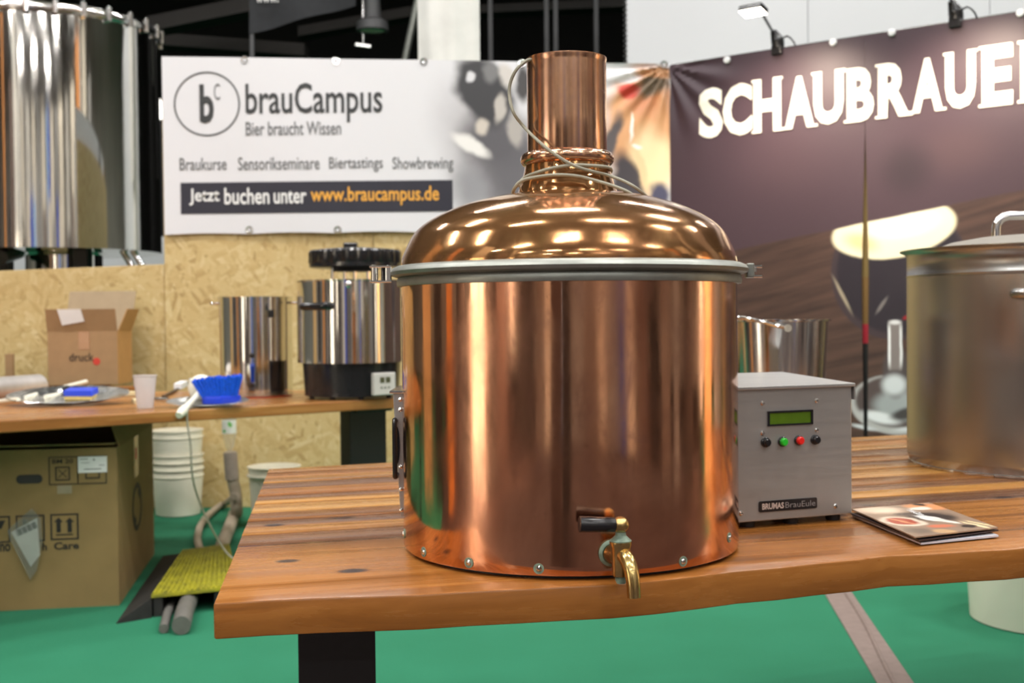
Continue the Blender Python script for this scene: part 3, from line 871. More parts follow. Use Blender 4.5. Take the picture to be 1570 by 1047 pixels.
# flood lamps clamped on the dark banner's top edge
LEDM = emit('led_face', (1.0, .9, .75), 14)
def flood(px, py, lab, hx, hy, out):
    p = WP(px, py, RP0, RN)
    t = thing('flood_lamp', lab, 'lamp', p, math.atan2(RU.y, RU.x), 'flood lamps on the dark banner')
    MB().box((0, .02, .0), (.06, .10, .05)).build('clamp', M['black'], t, smooth=False, bevel=.006)
    MB().tube(spline([(0, 0, .02), (.0, -.005, .05), (-.008, -.015, .08), (-.016, -.03, .11)], 6), .026, 12, radii=[.036 - .02 * max(0, i - 8) / 10 if i > 8 else .036 for i in range(19)]).build('driver_body', M['black'], t)
    h = WP(hx, hy, RP0 + RN * out, RN) - p
    hlz = Vector((h.dot(RU), -h.dot(RN), h.z))
    MB().tube([(-.016, -.03, .10), hlz + Vector((.03, .02, -.005))], .0085, 8).build('arm', M['black'], t)
    hd = MB().box((0, 0, 0), (.13, .085, .03)).build('lamp_head', M['black'], t, smooth=False, bevel=.008, loc=hlz, rot=(math.radians(-14), 0, 0))
    MB().box((0, 0, -.016), (.12, .074, .006)).build('led_panel', LEDM, hd, smooth=False)
    MB().tube(spline([(0.02, .0, .06), (.06, -.01, .07), (.09, .0, .04), (.10, .02, .0)], 6), .005, 6).build('cable', M['black'], t)
    ld = D.lights.new('led_flood', 'SPOT'); ld.energy = SPOT_W * 4; ld.color = (1.0, .84, .66); ld.spot_size = math.radians(125); ld.spot_blend = .9; ld.shadow_soft_size = .07
    lo = D.objects.new('led_flood', ld); COL.objects.link(lo); lo.parent = t
    tgt = Vector((hlz.x, 0, hlz.z - .9))
    pos = hlz + Vector((0, .02, -.06))
    lo.location = pos; lo.rotation_euler = (tgt - pos).to_track_quat('-Z', 'Y').to_euler()
flood(1193, 78, 'black flood lamp with lit bar head above the letter H', 1155, 15, .55)
flood(1466, 36, 'black flood lamp above the letter E, head cut by the frame', 1442, -34, .55)

# ================================================================== near table
FE = [(327, 925), (499, 916), (664, 910), (840, 901), (1000, 891), (1090, 881), (1181, 871), (1363, 853), (1570, 840)]
fe = [W(x, y, Z=TZ) for x, y in FE]
dr = (fe[-1] - fe[-2]).normalized()
dl = (fe[-1] - fe[0]).normalized()
fe.append(fe[-1] + dl * .75 + Vector((0, .01, 0))); fe.append(fe[-1] + dl * .9)
org = fe[0].copy(); org.z = 0
trz = math.atan2(dl.y, dl.x)
tab = thing('wooden_table', 'large live-edge plank table carrying the copper kettle', 'table', org, trz)
TI = Matrix.Rotation(-trz, 3, 'Z')
loc_t = lambda p: TI @ (Vector((p[0], p[1], 0)) - org)
fl_ = [loc_t(p) for p in fe]
bL = loc_t(W(412, 719, Z=TZ)); bR = loc_t(W(1405, 665.5, Z=TZ))
XR = fl_[-1].x
def back_y(x):
    return bL.y + (bR.y - bL.y) * (x - bL.x) / (bR.x - bL.x)
def left_x(y):
    return bL.x * (y / bL.y)
def front_y(x):
    for i in range(len(fl_) - 1):
        if x <= fl_[i + 1].x:
            a, b = fl_[i], fl_[i + 1]
            return a.y + (b.y - a.y) * (x - a.x) / (b.x - a.x)
    return fl_[-1].y
kn = [loc_t(W(x, y, Z=TZ)) for x, y in ((441, 860), (541, 875), (524, 793), (420, 804), (1455, 860), (1280, 790), (1330, 773), (1540, 762))]
knots = [(p.x, p.y, .024 + .006 * (i % 3), .016 + .004 * (i % 2)) for i, p in enumerate(kn)]
wA = wood('acacia_amber', S((190, 138, 70)), S((158, 106, 48)), S((108, 70, 36)), .24, knots=knots)
wB = wood('acacia_red', S((164, 108, 50)), S((138, 86, 36)), S((94, 58, 30)), .24, knots=knots)
wC = wood('acacia_dark', S((128, 88, 58)), S((104, 70, 48)), S((80, 52, 40)), .24, knots=knots)
wD = wood('acacia_gold', S((184, 136, 72)), S((160, 110, 54)), S((122, 80, 40)), .24, knots=knots)
# stave boundaries as fractions front->back, with wood kind
st_f = [0.0, .285, .355, .405, .455, .52, .60, .64, .68, .75, .82, .88, .94, 1.0]
st_m = [wB, wC, wA, wC, wB, wD, wA, wC, wB, wC, wA, wB, wA]
TH = .047
for i in range(len(st_f) - 1):
    f0, f1 = st_f[i], st_f[i + 1]
    pts = []
    nseg = 44 if i == 0 else 1
    xa_ = lambda f: left_x(bL.y * f)
    lo_ = []
    for s in range(nseg + 1):
        x = xa_(f0) + (XR - xa_(f0)) * s / nseg
        y = front_y(x) if i == 0 else f0 * back_y(x) if f0 else front_y(x)
        if i == 0: y += .0025 * math.sin(x * 21) + .002 * math.sin(x * 47)
        lo_.append((x, y + .0006))
    hi_ = [(XR, f1 * back_y(XR) - .0006), (xa_(f1), f1 * back_y(xa_(f1)) - .0006)]
    zt = TZ - .0012 * (i % 2) * (1 if i else 0)
    MB().prism(lo_ + hi_, TZ - TH, zt).build('plank', st_m[i], tab, smooth=True, bevel=.0035 if i == 0 else .0012, seg=2, angle=40)
# front edge chip
p = loc_t(W(408, 938, Y=fe[0].y + .03))
# steel leg frame
lp0 = loc_t(W(459, 975, Y=1.70)); lp1 = loc_t(W(573, 975, Y=1.73))
lx = (lp0.x + lp1.x) / 2; lw = .112
def leg_frame(x, ya, yb, sk):
    f = lambda y: x + (y - ya) * sk
    def bar(name, y0_, y1_, z0_, z1_):
        c4 = [(f(y0_) - lw / 2, y0_), (f(y0_) + lw / 2, y0_), (f(y1_) + lw / 2, y1_), (f(y1_) - lw / 2, y1_)]
        return MB().prism(c4, z0_, z1_).build(name, M['black_metal'], tab, smooth=False, bevel=.002)
    bar('top_plate', ya - .03, yb + .03, TZ - TH - .022, TZ - TH)
    bar('leg', ya, ya + .04, .02, TZ - TH - .0235)
    bar('leg', yb - .04, yb, .02, TZ - TH - .0235)
    bar('foot_bar', ya - .03, yb + .03, 0, .019)
    MB().cyl((x - lw / 2 + .006, ya - .003, TZ - TH - .03), (x - lw / 2 + .006, ya + .001, TZ - TH - .03), .003, 10).build('bolt', M['chrome'], tab)
ly = min(lp0.y, lp1.y)
sk_ = bL.x / bL.y
leg_frame(lx, ly, back_y(lx) - .15, sk_)
leg_frame(XR - .12, ly + .05, back_y(XR) - .15, sk_)

# ================================================================== copper kettle
KY = 1.862
kc = W(871.5, 485, Y=KY); KX = kc.x
ket = thing('brew_kettle', 'large copper show brewing kettle with domed lid and chimney', 'kettle', (KX, KY, TZ))
zk = lambda y, d: (W(871, y, Y=d).z - TZ)
R = .2615
ztop = zk(428, KY - R)
prof = [(R - .02, .006), (R - .001, .006), (R, .008), (R + .0003, .02)]
for i in range(1, 30):
    z = .02 + (ztop - .02) * i / 30
    prof.append((R + .00008 * math.sin(i * .7), z))
prof += [(R, ztop), (R - .004, ztop)]
def dent(mb):
    out = []
    for x, y, z in mb.v:
        a = math.atan2(y, x)
        d = .0004 * noise.noise(Vector((math.cos(a) * 2, math.sin(a) * 2, z * 4))) + .0016 * noise.noise(Vector((a * 3, 5, z * 9))) * max(0, 1 - z / .14)
        r = math.hypot(x, y); k = (r + d) / r
        out.append((x * k, y * k, z))
    mb.v = out
b = MB().lathe(prof, 160, cap0=True); dent(b)
body = b.build('body', M['copper_body'], ket)
MB().lathe([(R - .03, 0.0), (R - .014, 0.0), (R - .014, .0065), (R - .03, .0065)], 96).build('base_ring', M['black_matte'], ket)
# screws along the lower rim
SCR = [(617, 818, 0), (650, 846, 0), (719, 865, 0), (826, 877, 0), (1047, 862, 0), (1118, 824, 0)]
for px, py, _ in SCR:
    th = 0.0
    for _k in range(12):
        th = .5 * th + .5 * math.asin(max(-.985, min(.985, (W(px, py, Y=KY - R * math.cos(th)).x - KX) / R)))
    n3 = Vector((math.sin(th), -math.cos(th), 0))
    zc = W(px, py, Y=KY - R * math.cos(th)).z - TZ
    c3 = n3 * (R + .0005); c3.z = max(.016, zc)
    t = MB().lathe([(.0042, -.001), (.0042, .001), (.003, .0026), (.0005, .003)], 14, c3, axis=n3).build('screw', M['chrome'], ket)
    sd_ = MB().lathe([(.0075, -.001), (.0075, .0006), (.0045, .0007)], 14, c3, axis=n3).build('washer', M['verdigris'], t)
# clamping ring: upper bead, groove, lower band
zu = zk(393, KY - .282); zg = zk(411, KY - .272); zl = zk(415, KY - .272)
MB().lathe([(.240, zu - .002), (.268, zu - .001), (.275, zu - .004), (.279, zu - .010), (.277, zu - .015), (.268, zu - .018), (.262, zu - .018), (.250, zu - .018)], 128).build('lid_ring', M['ring'], ket)
MB().lathe([(R - .004, ztop - .002), (R + .006, ztop - .002), (R + .007, ztop + .002), (R + .0065, zu - .022), (R + .004, zu - .018), (R - .01, zu - .018)], 128).build('rim_band', M['ring'], ket)
# toggle clamp at left, bolt ends at right
def at_ang(deg, r, z):
    a = math.radians(deg); return Vector((math.cos(a) * r, math.sin(a) * r, z))
cl = MB()
zc = zu - .012
for dz in (-.012, .011):
    cl.box(at_ang(187, .293, zc + dz), (.034, .030, .0035), rz=math.radians(187))
clm = cl.build('lid_clamp', M['chrome'], ket, smooth=False, bevel=.001, seg=1)
MB().cyl(at_ang(187, .302, zc - .014), at_ang(187, .302, zc + .014), .0055, 14).build('clamp_bolt', M['chrome'], clm)
MB().cyl(at_ang(187, .288, zc - .011), at_ang(187, .288, zc + .011), .004, 12).build('clamp_pin', M['black'], clm)
MB().box(at_ang(187, .281, zc), (.010, .026, .026), rz=math.radians(187)).build('clamp_plate', M['chrome'], clm, smooth=False, bevel=.002)
clr = MB().box(at_ang(-6, .281, zc), (.012, .03, .022), rz=math.radians(-6)).build('lid_clamp', M['ring'], ket, smooth=False, bevel=.002)
for dz in (.006, -.009):
    MB().cyl(at_ang(-6, .276, zc + dz), at_ang(-6, .300, zc + dz), .0022, 10).build('clamp_rod', M['chrome'], clr)
MB().cyl(at_ang(-6, .288, zc - .002), at_ang(-6, .288, zc + .004), .004, 10).build('clamp_pin', M['chrome'], clr)
# dome
zz = lambda y: zk(y, KY)
dome = [(.262, zu - .004), (.2615, zu + .004), (.259, zu + .014), (.253, zu + .028), (.243, zz(361)), (.228, zz(346)), (.207, zz(333)), (.180, zz(321)), (.150, zz(311)), (.120, zz(304)), (.098, zz(300.5)), (.079, zz(298.5))]
neck = [(.079, zz(299)), (.0785, zz(297)), (.0755, zz(289)), (.0715, zz(276)), (.068, zz(264)), (.066, zz(252))]
# smooth it
dv = spline([(r, 0, z) for r, z in dome], 4)
lidc = MB().lathe([(p.x, p.z) for p in dv], 128).build('lid_dome', M['copper_dome'], ket)
MB().lathe([(p.x, p.z) for p in spline([(r, 0, z) for r, z in neck], 4)], 96).build('neck', M['copper_dome'], lidc)
cxo = (W(866.5, 160, Y=KY).x - W(871.5, 485, Y=KY).x)
co_ = Vector((cxo - .000, 0, 0)) * .0
zt_ = zz(245)
tor = []
for i in range(17):
    a = -PI / 2 + PI * i / 16
    tor.append((.0625 + .011 * math.cos(a), zt_ + .011 * math.sin(a)))
MB().lathe([(.060, zt_ - .011)] + tor + [(.060, zt_ + .011)], 96).build('collar', M['copper_stack'], lidc)
ct = zz(91)
MB().lathe([(.0615, zt_ + .008), (.0625, zt_ + .012), (.0622, zt_ + .06), (.0622, ct - .006), (.0632, ct - .003), (.063, ct), (.0605, ct), (.0600, ct - .01), (.060, zt_)], 96).build('chimney', M['copper_stack'], lidc)
# cable wound round the chimney
def cab(px, py, r=None, back=False, yy=None):
    if yy is not None: return W(px, py, Y=yy)
    dx = (px - 868) / F * KY
    r = r or .079
    dy = math.sqrt(max(0.0, r * r - dx * dx))
    return W(px, py, Y=KY - dy if not back else KY + dy)
path = [W(846, 87, Y=KY + .02), W(828, 88, Y=KY - .03), cab(808, 93, .066), W(793, 105, Y=KY - .03), W(783, 125, Y=KY - .025), W(781, 145, Y=KY - .025), W(787, 172, Y=KY - .035), cab(803, 194, .072), cab(825, 216, .076), cab(850, 236, .082), cab(878, 253, .084),
        cab(905, 262, .084), cab(930, 268, .085), W(955, 277, Y=KY - .075), W(975, 288, Y=KY - .085), W(993, 303, Y=KY - .06),
        W(996, 310, Y=KY + .02), W(970, 300, Y=KY + .09), W(900, 290, Y=KY + .10), W(830, 288, Y=KY + .085), W(796, 284, Y=KY + .03), W(788, 292, Y=KY - .03), W(786, 297, Y=KY - .055), W(789, 288, Y=KY - .07), W(800, 277, Y=KY - .075), cab(825, 271, .088), cab(855, 268, .088), cab(885, 270, .088), cab(910, 276, .092), W(940, 285, Y=KY - .095), W(962, 294, Y=KY - .10), W(974, 302, Y=KY - .095)]
cb1 = MB().tube(spline(path, 7), .0026, 8).build('probe_cable', M['grey_cable'])
tag(cb1, 'thin grey cable wound around the copper chimney neck', 'cable')
path = [W(795, 285, Y=KY - .055), cab(803, 273, .08), cab(825, 264, .083), cab(850, 257, .083), cab(880, 253, .083), cab(910, 254, .083), cab(930, 256, .083), W(937, 260, Y=KY - .01), W(932, 266, Y=KY + .04), W(900, 270, Y=KY + .08)]
tag(MB().tube(spline(path, 7), .0026, 8).build('probe_cable', M['grey_cable']), 'short loop of grey cable tight below the copper collar', 'cable')
# connection box with black grip on the left flank
def sa(rad, tan, z):
    a = math.radians(180); e = Vector((math.cos(a), math.sin(a), 0)); t = Vector((-math.sin(a), math.cos(a), 0))
    return e * rad + t * tan + Vector((0, 0, z))
zb0 = .045; zb1 = zz(600)
bb = MB().hexa([sa(.225, -.13, zb0 + .03), sa(.267, -.13, zb0 + .01), sa(.267, .005, zb0), sa(.225, .005, zb0 + .03)], [sa(.225, -.13, zb1), sa(.277, -.13, zb1), sa(.277, .005, zb1), sa(.225, .005, zb1)])
sbo = bb.build('connection_box', M['steel_box'], ket, smooth=False, bevel=.0012)
MB().hexa([sa(.245, -.135, zb1), sa(.282, -.135, zb1), sa(.282, .010, zb1), sa(.245, .010, zb1)], [sa(.245, -.135, zb1 + .004), sa(.282, -.135, zb1 + .004), sa(.282, .010, zb1 + .004), sa(.245, .010, zb1 + .004)]).build('box_lid', M['chrome'], sbo, smooth=False, bevel=.001)
zh0, zh1 = zz(724), zz(642)
MB().tube(spline([sa(.273, .004, zh1), sa(.273, .020, zh1 + .002), sa(.273, .024, zh1 - .008), sa(.273, .024, (zh0 + zh1) / 2), sa(.273, .024, zh0 + .008), sa(.273, .020, zh0 - .002), sa(.272, .004, zh0)], 5), .0040, 10).build('grip', M['black'], sbo)
MB().lathe([(.030, -.001), (.030, .0015)], 28, sa(.272, .005, (zh0 + zh1) / 2 + .004), sx=.18, cap0=True, cap1=True, axis=(0, -1, 0)).build('socket', M['black'], sbo)
for z in (zb0 + .012, zb0 + .045, zb1 - .010, zb1 - .026, zh0 + .012):
    MB().lathe([(.0032, -.001), (.0032, .0012), (.001, .0024)], 12, sa(.2655, .005, z), axis=(0, -1, 0)).build('screw', M['chrome'], sbo)
# brass tap
thp = math.asin((W(937, 848, Y=KY - R * .985).x - KX) / R)
tn = Vector((math.sin(thp), -math.cos(thp), 0)); tt = Vector((math.cos(thp), math.sin(thp), 0))
zf = W(937, 848, Y=KY - R).z - TZ
tap = MB().lathe([(.0, .002), (.0165, .002), (.0185, .004), (.016, .007), (.014, .008)], 32, tn * R + Vector((0, 0, zf)), axis=tn).build('tap', M['verdigris'], ket)
tp_ = lambda o_, t_, z_: tn * (R + o_) + tt * t_ + Vector((0, 0, zf + z_))
MB().lathe([(.013, .005), (.0135, .012), (.010, .020), (.0095, .034)], 24, tp_(0, 0, 0), axis=tn, cap1=True).build('tap_flange', M['brass'], tap)
MB().lathe([(.0105, -.024), (.0115, -.020), (.0125, .0), (.0135, .014), (.0150, .019), (.0148, .022), (.010, .024)], 28, tp_(.036, .004, 0), cap0=True, cap1=True).build('tap_body', M['brass'], tap)
MB().lathe([(.0145, .0205), (.0145, .0235), (.011, .0265), (.0075, .030), (.0065, .036)], 24, tp_(.036, .004, 0)).build('tap_neck', M['verdigris'], tap)
MB().lathe([(.006, -.034), (.0075, -.030), (.008, -.024)], 20, tp_(.036, .004, 0), cap0=True).build('tap_nut', M['verdigris'], tap)
bp = tp_(.036, .004, .044)
MB().lathe([(.0115 * math.sin(PI * i / 16) + .0002, -.0115 * math.cos(PI * i / 16)) for i in range(17)], 28, bp).build('tap_ball', M['brass'], tap)
sp_ = spline([tp_(.034, .005, .006), tp_(.050, .008, .002), tp_(.062, .0105, -.010), tp_(.068, .012, -.026), tp_(.070, .0125, -.046)], 7)
MB().tube(sp_, .0095, 18, radii=[.0115 - .0028 * i / (len(sp_) - 1) for i in range(len(sp_))]).build('spout', M['brass'], tap)
MB().cyl(tp_(.036, -.004, .0445), tp_(.036, -.052, .0470), .0098, 22, .0108).build('tap_handle', M['black'], tap, bevel=.0008)

# ================================================================== control box (stainless, LCD)
fL = W(1128, 802, Z=TZ + .012); fR = W(1306.5, 787.5, Z=TZ + .012)
zb_ = TZ + .012
hgt = .2235
bk = W(1196, 575.5, Z=zb_ + hgt + .003) - W(1313, 595, Z=zb_ + hgt + .003)
bk.z = 0
bx_rz = math.atan2((fR - fL).y, (fR - fL).x)
cbx = thing('control_box', 'stainless steel brewing controller box with green display and buttons', 'controller', (fL.x, fL.y, TZ), bx_rz)
CI = Matrix.Rotation(-bx_rz, 3, 'Z')
wB_ = (fR - fL).length
bkv = CI @ bk
def cl_(x, y, z): return Vector((x + bkv.x * y, bkv.y * y, z))
MB().hexa([cl_(0, 0, .012), cl_(wB_, 0, .012), cl_(wB_, 1, .012), cl_(0, 1, .012)], [cl_(0, 0, .012 + hgt), cl_(wB_, 0, .012 + hgt), cl_(wB_, 1, .012 + hgt), cl_(0, 1, .012 + hgt)]).build('housing', M['steel_box'], cbx, smooth=False, bevel=.002)
e_ = .006
MB().hexa([cl_(-e_, -.012, .010 + hgt), cl_(wB_ + e_, -.012, .010 + hgt), cl_(wB_ + e_, 1.01, .010 + hgt), cl_(-e_, 1.01, .010 + hgt)], [cl_(-e_, -.012, .0155 + hgt), cl_(wB_ + e_, -.012, .0155 + hgt), cl_(wB_ + e_, 1.01, .0155 + hgt), cl_(-e_, 1.01, .0155 + hgt)]).build('lid', M['steel_box'], cbx, smooth=False, bevel=.001)
MB().box((wB_ + .005, .004, hgt - .002), (.003, .012, .022)).build('lid_hook', M['steel_box'], cbx, smooth=False)
for fx in (.03, wB_ * .5, wB_ - .03):
    for fy in (.06, .9):
        p = cl_(fx, fy, 0)
        MB().lathe([(.012, 0), (.013, .004), (.012, .0125)], 20, p, cap0=True, cap1=True).build('foot', M['black_matte'], cbx)
cn = CI @ Vector((0, 0, 0))
CN = Matrix.Rotation(bx_rz, 3, 'Z') @ Vector((0, -1, 0))
def cf(px, py):
    p = CI @ (WP(px, py, fL, CN) - Vector((fL.x, fL.y, TZ)))
    return p
a = cf(1178, 652); b = cf(1244, 629); m0 = (a + b) / 2
scr = MB().box((m0.x, .0005, m0.z), (b.x - a.x, .003, b.z - a.z)).build('display', M['lcd'], cbx, smooth=False)
wdd, hdd = b.x - a.x, b.z - a.z
dfm = MB()
for cx_, cz2, sx_, sz_ in ((0, hdd / 2, wdd + .004, .003), (0, -hdd / 2, wdd + .004, .003), (-wdd / 2, 0, .003, hdd), (wdd / 2, 0, .004, hdd)):
    dfm.box((m0.x + cx_, -.0012, m0.z + cz2), (sx_, .003, sz_))
dfm.build('bezel', M['black'], scr, smooth=False)
for px, py, mt in ((1173, 678, 'black'), (1199, 677, 'btn_green'), (1224, 675, 'btn_red'), (1249, 674, 'black')):
    p = cf(px, py)
    b_ = MB().lathe([(.0085, .0), (.0085, .003), (.0072, .004)], 24, (p.x, 0, p.z), axis=(0, -1, 0), cap1=True).build('button', M['black'], cbx)
    MB().lathe([(.0068, .003), (.0068, .0085), (.005, .0105)], 24, (p.x, 0, p.z), axis=(0, -1, 0), cap1=True).build('button_cap', M[mt], b_)
for px, py in ((1169, 618), (1252, 614), (1169, 664), (1252, 659), (1136, 787), (1281, 776)):
    p = cf(px, py)
    s_ = MB().lathe([(.0042, .0), (.0042, .001), (.0028, .0024), (.0005, .0028)], 16, (p.x, 0, p.z), axis=(0, -1, 0)).build('screw', M['chrome'], cbx)
    MB().box((p.x, -.0028, p.z), (.0045, .0006, .0008)).build('slot', M['black'], s_, smooth=False)
a = cf(1163, 785); b = cf(1252, 763); c1 = cf(1163, 768); c2 = cf(1252, 779)
x0_, x1_ = a.x, b.x; z0_ = (a.z + c2.z) / 2; z1_ = (b.z + c1.z) / 2
pts = [(p[0] + (x0_ + x1_) / 2, p[1] + (z0_ + z1_) / 2) for p in rrect(x1_ - x0_, z1_ - z0_, .003)]
pl_ = MB().prismY(pts, -.0016, .001).build('name_plate', M['black'], cbx, smooth=False)
wp, hp = x1_ - x0_, z1_ - z0_
silver = plain('silver_print', S((206, 190, 182)), .4, .3, .02)
silver2 = plain('silver_print_thin', S((150, 146, 146)), .4, .3, .02)
text('BRUMAS', silver, pl_, x0_ + wp * .05, x0_ + wp * .42, z0_ + hp * .22, z0_ + hp * .80, y=-.0021, bold=.035)
text('BrauEule', silver2, pl_, x0_ + wp * .445, x0_ + wp * .965, z0_ + hp * .24, z0_ + hp * .78, y=-.0021, bold=-.002)

# ================================================================== steel bucket with bail handle
def vessel(mb, r0, r1, h, th=.002, lip=.006, n=96, z0=0.0):
    return mb.lathe([(r0 * .97, z0), (r0, z0 + .004), (r1, z0 + h - .004), (r1 + lip, z0 + h - .003), (r1 + lip, z0 + h + .001), (r1 - th, z0 + h + .001), (r0 - th, z0 + .006)], n, cap0=True, cap1=True)
bkx = W(1193, 560, Y=2.86)
bu = thing('steel_bucket', 'polished steel bucket with wire handle behind the controller box', 'bucket', (bkx.x, 2.86, TZ))
hb_ = W(1193, 491, Y=2.72).z - TZ
vessel(MB(), .098, .119, hb_).build('body', M['steel'], bu)
ph = W(1207, 503, Y=2.745) - Vector((bkx.x, 2.86, TZ))
hd_ = []
q2 = Vector((-ph.x, -ph.y, ph.z))
for i in range(21):
    a_ = PI * i / 20
    base = ph.lerp(q2, (1 - math.cos(a_)) / 2)
    side = Vector((-.995, -.1, .18)).normalized() * (.128 * math.sin(a_))
    hd_.append(base + side)
hd_ = [ph, W(1185, 498, Y=2.735) - Vector((bkx.x, 2.86, TZ)), W(1150, 489, Y=2.74) - Vector((bkx.x, 2.86, TZ)), W(1110, 485, Y=2.80) - Vector((bkx.x, 2.86, TZ)), Vector((-.14, .03, ph.z + .03)), Vector((-.10, .11, ph.z + .01)), Vector((-.03, .125, ph.z))]
MB().tube(spline(hd_, 6), .0045, 8).build('wire_handle', M['steel'], bu)
MB().cyl(ph + Vector((0, .01, 0)), ph + Vector((0, -.008, 0)), .009, 14).build('handle_ear', M['steel'], bu)

# ================================================================== large stock pot at right with lid
PD, PR = 2.80, .325
pc = W(1612, 560, Y=PD)
pt = thing('stock_pot', 'large brushed stainless stock pot at the right table end', 'pot', (pc.x, PD, TZ))
ph_ = W(1400, 384, Y=PD).z - TZ
MB().lathe([(PR * .95, 0), (PR - .006, .004), (PR, .02), (PR, ph_ - .062), (PR + .0012, ph_ - .060), (PR + .0012, ph_ - .058), (PR, ph_ - .056), (PR, ph_ - .012), (PR + .004, ph_ - .006), (PR + .016, ph_ - .001), (PR + .016, ph_ + .001), (PR - .003, ph_), (PR - .004, .02), (PR * .9, .012)], 160, cap0=True, cap1=True).build('body', M['steel_brushed'], pt)
MB().lathe([(PR * .93, -.0), (PR * .985, .0), (PR * .99, .004), (PR * .93, .006)], 96).build('base_plate', M['steel'], pt)
hz = W(1550, 450, Y=PD - PR).z - TZ
ha = W(1549, 450, Y=2.49) - Vector((pc.x, PD, TZ)); hb2 = Vector((-ha.x + .0, ha.y, ha.z))
aa = math.atan2(ha.y, ha.x)
am = aa + .32
def pa_(a_, r, z): return Vector((math.cos(a_) * r, math.sin(a_) * r, z))
hdl = [pa_(aa, PR - .004, hz), pa_(aa, PR + .02, hz), pa_(aa + .03, PR + .042, hz), pa_(aa + .12, PR + .055, hz), pa_(aa + .36, PR + .057, hz), pa_(aa + .48, PR + .055, hz), pa_(aa + .57, PR + .042, hz), pa_(aa + .60, PR + .02, hz), pa_(aa + .60, PR - .004, hz)]
MB().tube(spline(hdl, 6), .0115, 14).build('side_handle', M['steel_brushed'], pt)
lidp = W(1612, 372, Y=2.97)
lid = thing('pot_lid', 'pale steel lid with tube handle resting over the stock pot', 'lid', (pc.x, PD, TZ + ph_ - .001), 0)
lr = .225
MB().lathe([(PR - .006, -.006), (PR - .006, -.003), (lr + .06, -.002), (lr + .045, .004), (lr, .020), (lr - .06, .030), (.08, .036), (.001, .037)], 96, cap0=True).build('lid_plate', plain('lid_steel', (.25, .23, .20), .6, .5, .05), lid)
zl2 = W(1545, 326, Y=PD).z - (TZ + ph_)
hx0 = W(1533, 345, Y=PD - .02).x - pc.x
hp_ = [(hx0, 0, .02), (hx0, 0, zl2 - .035), (hx0 + .006, 0, zl2 - .018), (hx0 + .022, 0, zl2 - .008), (hx0 + .05, 0, zl2 - .006), (-hx0 - .05, 0, zl2 - .006), (-hx0 - .022, 0, zl2 - .008), (-hx0 - .006, 0, zl2 - .018), (-hx0, 0, zl2 - .035), (-hx0, 0, .02)]
MB().tube(spline(hp_, 5), .0105, 14).build('lid_handle', M['steel'], lid)

# ================================================================== leaflets
def flyer(pxs, z, mat, label, th=.0022, lift=0.0, txt=False):
    P = [W(x, y, Z=z) for x, y in pxs]
    c = sum(P, Vector()) / 4; c.z = z
    L = [p - c for p in P]
    def fn(u, v):
        p = L[0].lerp(L[1], v).lerp(L[3].lerp(L[2], v), u)
        p.z = lift * (math.sin(PI * u) * .3 + max(0, u - .6) * 1.2)
        return p
    o = MB().sheet(lambda u, v: fn(u, v) + Vector((0, 0, th)), 10, 6, (0, 0, -th)).build('leaflet', mat, None, smooth=False, loc=c)
    tag(o, label, 'leaflet', 'leaflets beside the controller box')
    if txt:
        ux = (L[3] - L[0]); uy = (L[1] - L[0])
        f = lambda X, Z: fn(X, Z) + Vector((0, 0, th + .0006))
        text('brauCampus', M['text_white'], o, .22, .48, .50, .62, fn=f, bold=.01)
    return o
def fprint(name, base, layers):
    t = NT(name); co = t.coord(); cur = base
    nz = t.noise(co, 22, 3, out=1)
    ad = t.n.new('ShaderNodeVectorMath'); ad.operation = 'MULTIPLY_ADD'; t.l.new(nz, ad.inputs[0]); ad.inputs[1].default_value = (.03, .03, 0); t.l.new(co, ad.inputs[2])
    for cx, cy, rx, ry, rot, col, soft in layers:
        mp = t.mapping(ad.outputs[0], (cx + .015, cy + .015, 0), (0, 0, rot), (rx, ry, 1e4), 'TEXTURE')
        ln = t.n.new('ShaderNodeVectorMath'); ln.operation = 'LENGTH'; t.l.new(mp, ln.inputs[0])
        cur = t.mix(t.maprange(ln.outputs['Value'], 1 - soft, 1, 1, 0, True), cur, col)
    return t.set(cur, .28, 0)
fpm = fprint('leaflet_print', S((150, 126, 108)), [(-.05, .09, .06, .06, .3, S((240, 214, 190)), .7), (.05, .12, .05, .05, .2, S((222, 150, 100)), .5), (.045, .145, .018, .016, 0, S((40, 32, 32)), .5), (.03, .10, .03, .02, .4, S((244, 230, 216)), .5), (.02, .01, .055, .06, .3, S((58, 48, 46)), .5), (-.015, .035, .025, .02, .2, S((84, 70, 66)), .6),
        (-.045, -.03, .040, .052, .1, S((226, 206, 186)), .25), (-.046, -.03, .029, .038, .1, S((168, 66, 48)), .3), (-.05, -.02, .006, .03, .5, S((220, 150, 110)), .5), (-.04, -.04, .006, .025, .5, S((214, 140, 100)), .5), (.015, -.01, .018, .05, .5, S((238, 232, 226)), .4), (.03, -.035, .010, .035, .5, S((236, 226, 214)), .4),
        (.0, -.08, .03, .02, .2, S((206, 120, 90)), .5), (.062, -.07, .006, .045, .3, S((232, 214, 170)), .4), (.075, -.06, .005, .04, .3, S((226, 206, 160)), .4), (.045, -.085, .02, .018, 0, S((46, 38, 36)), .5), (-.05, -.12, .03, .035, .2, S((120, 104, 92)), .6), (-.01, -.125, .025, .02, 0, S((196, 160, 120)), .5)])
fwm = fprint('leaflet_back', S((206, 206, 216)), [(.05, -.03, .02, .06, 0, S((216, 190, 196)), .3), (-.03, -.03, .02, .08, 0, S((180, 184, 200)), .5)])
flyer(((1306, 792), (1420, 780), (1531, 825), (1412, 837)), TZ + .0005, fwm, 'lowest leaflet of the stack, its white inner page showing', .003, .004)
flyer(((1303, 788), (1421, 777), (1531, 816), (1410, 832)), TZ + .0065, plain('leaflet_dark', S((60, 50, 52)), .3, 0, .2, 30), 'middle leaflet of the stack, dark edge peeking out', .002, .004)
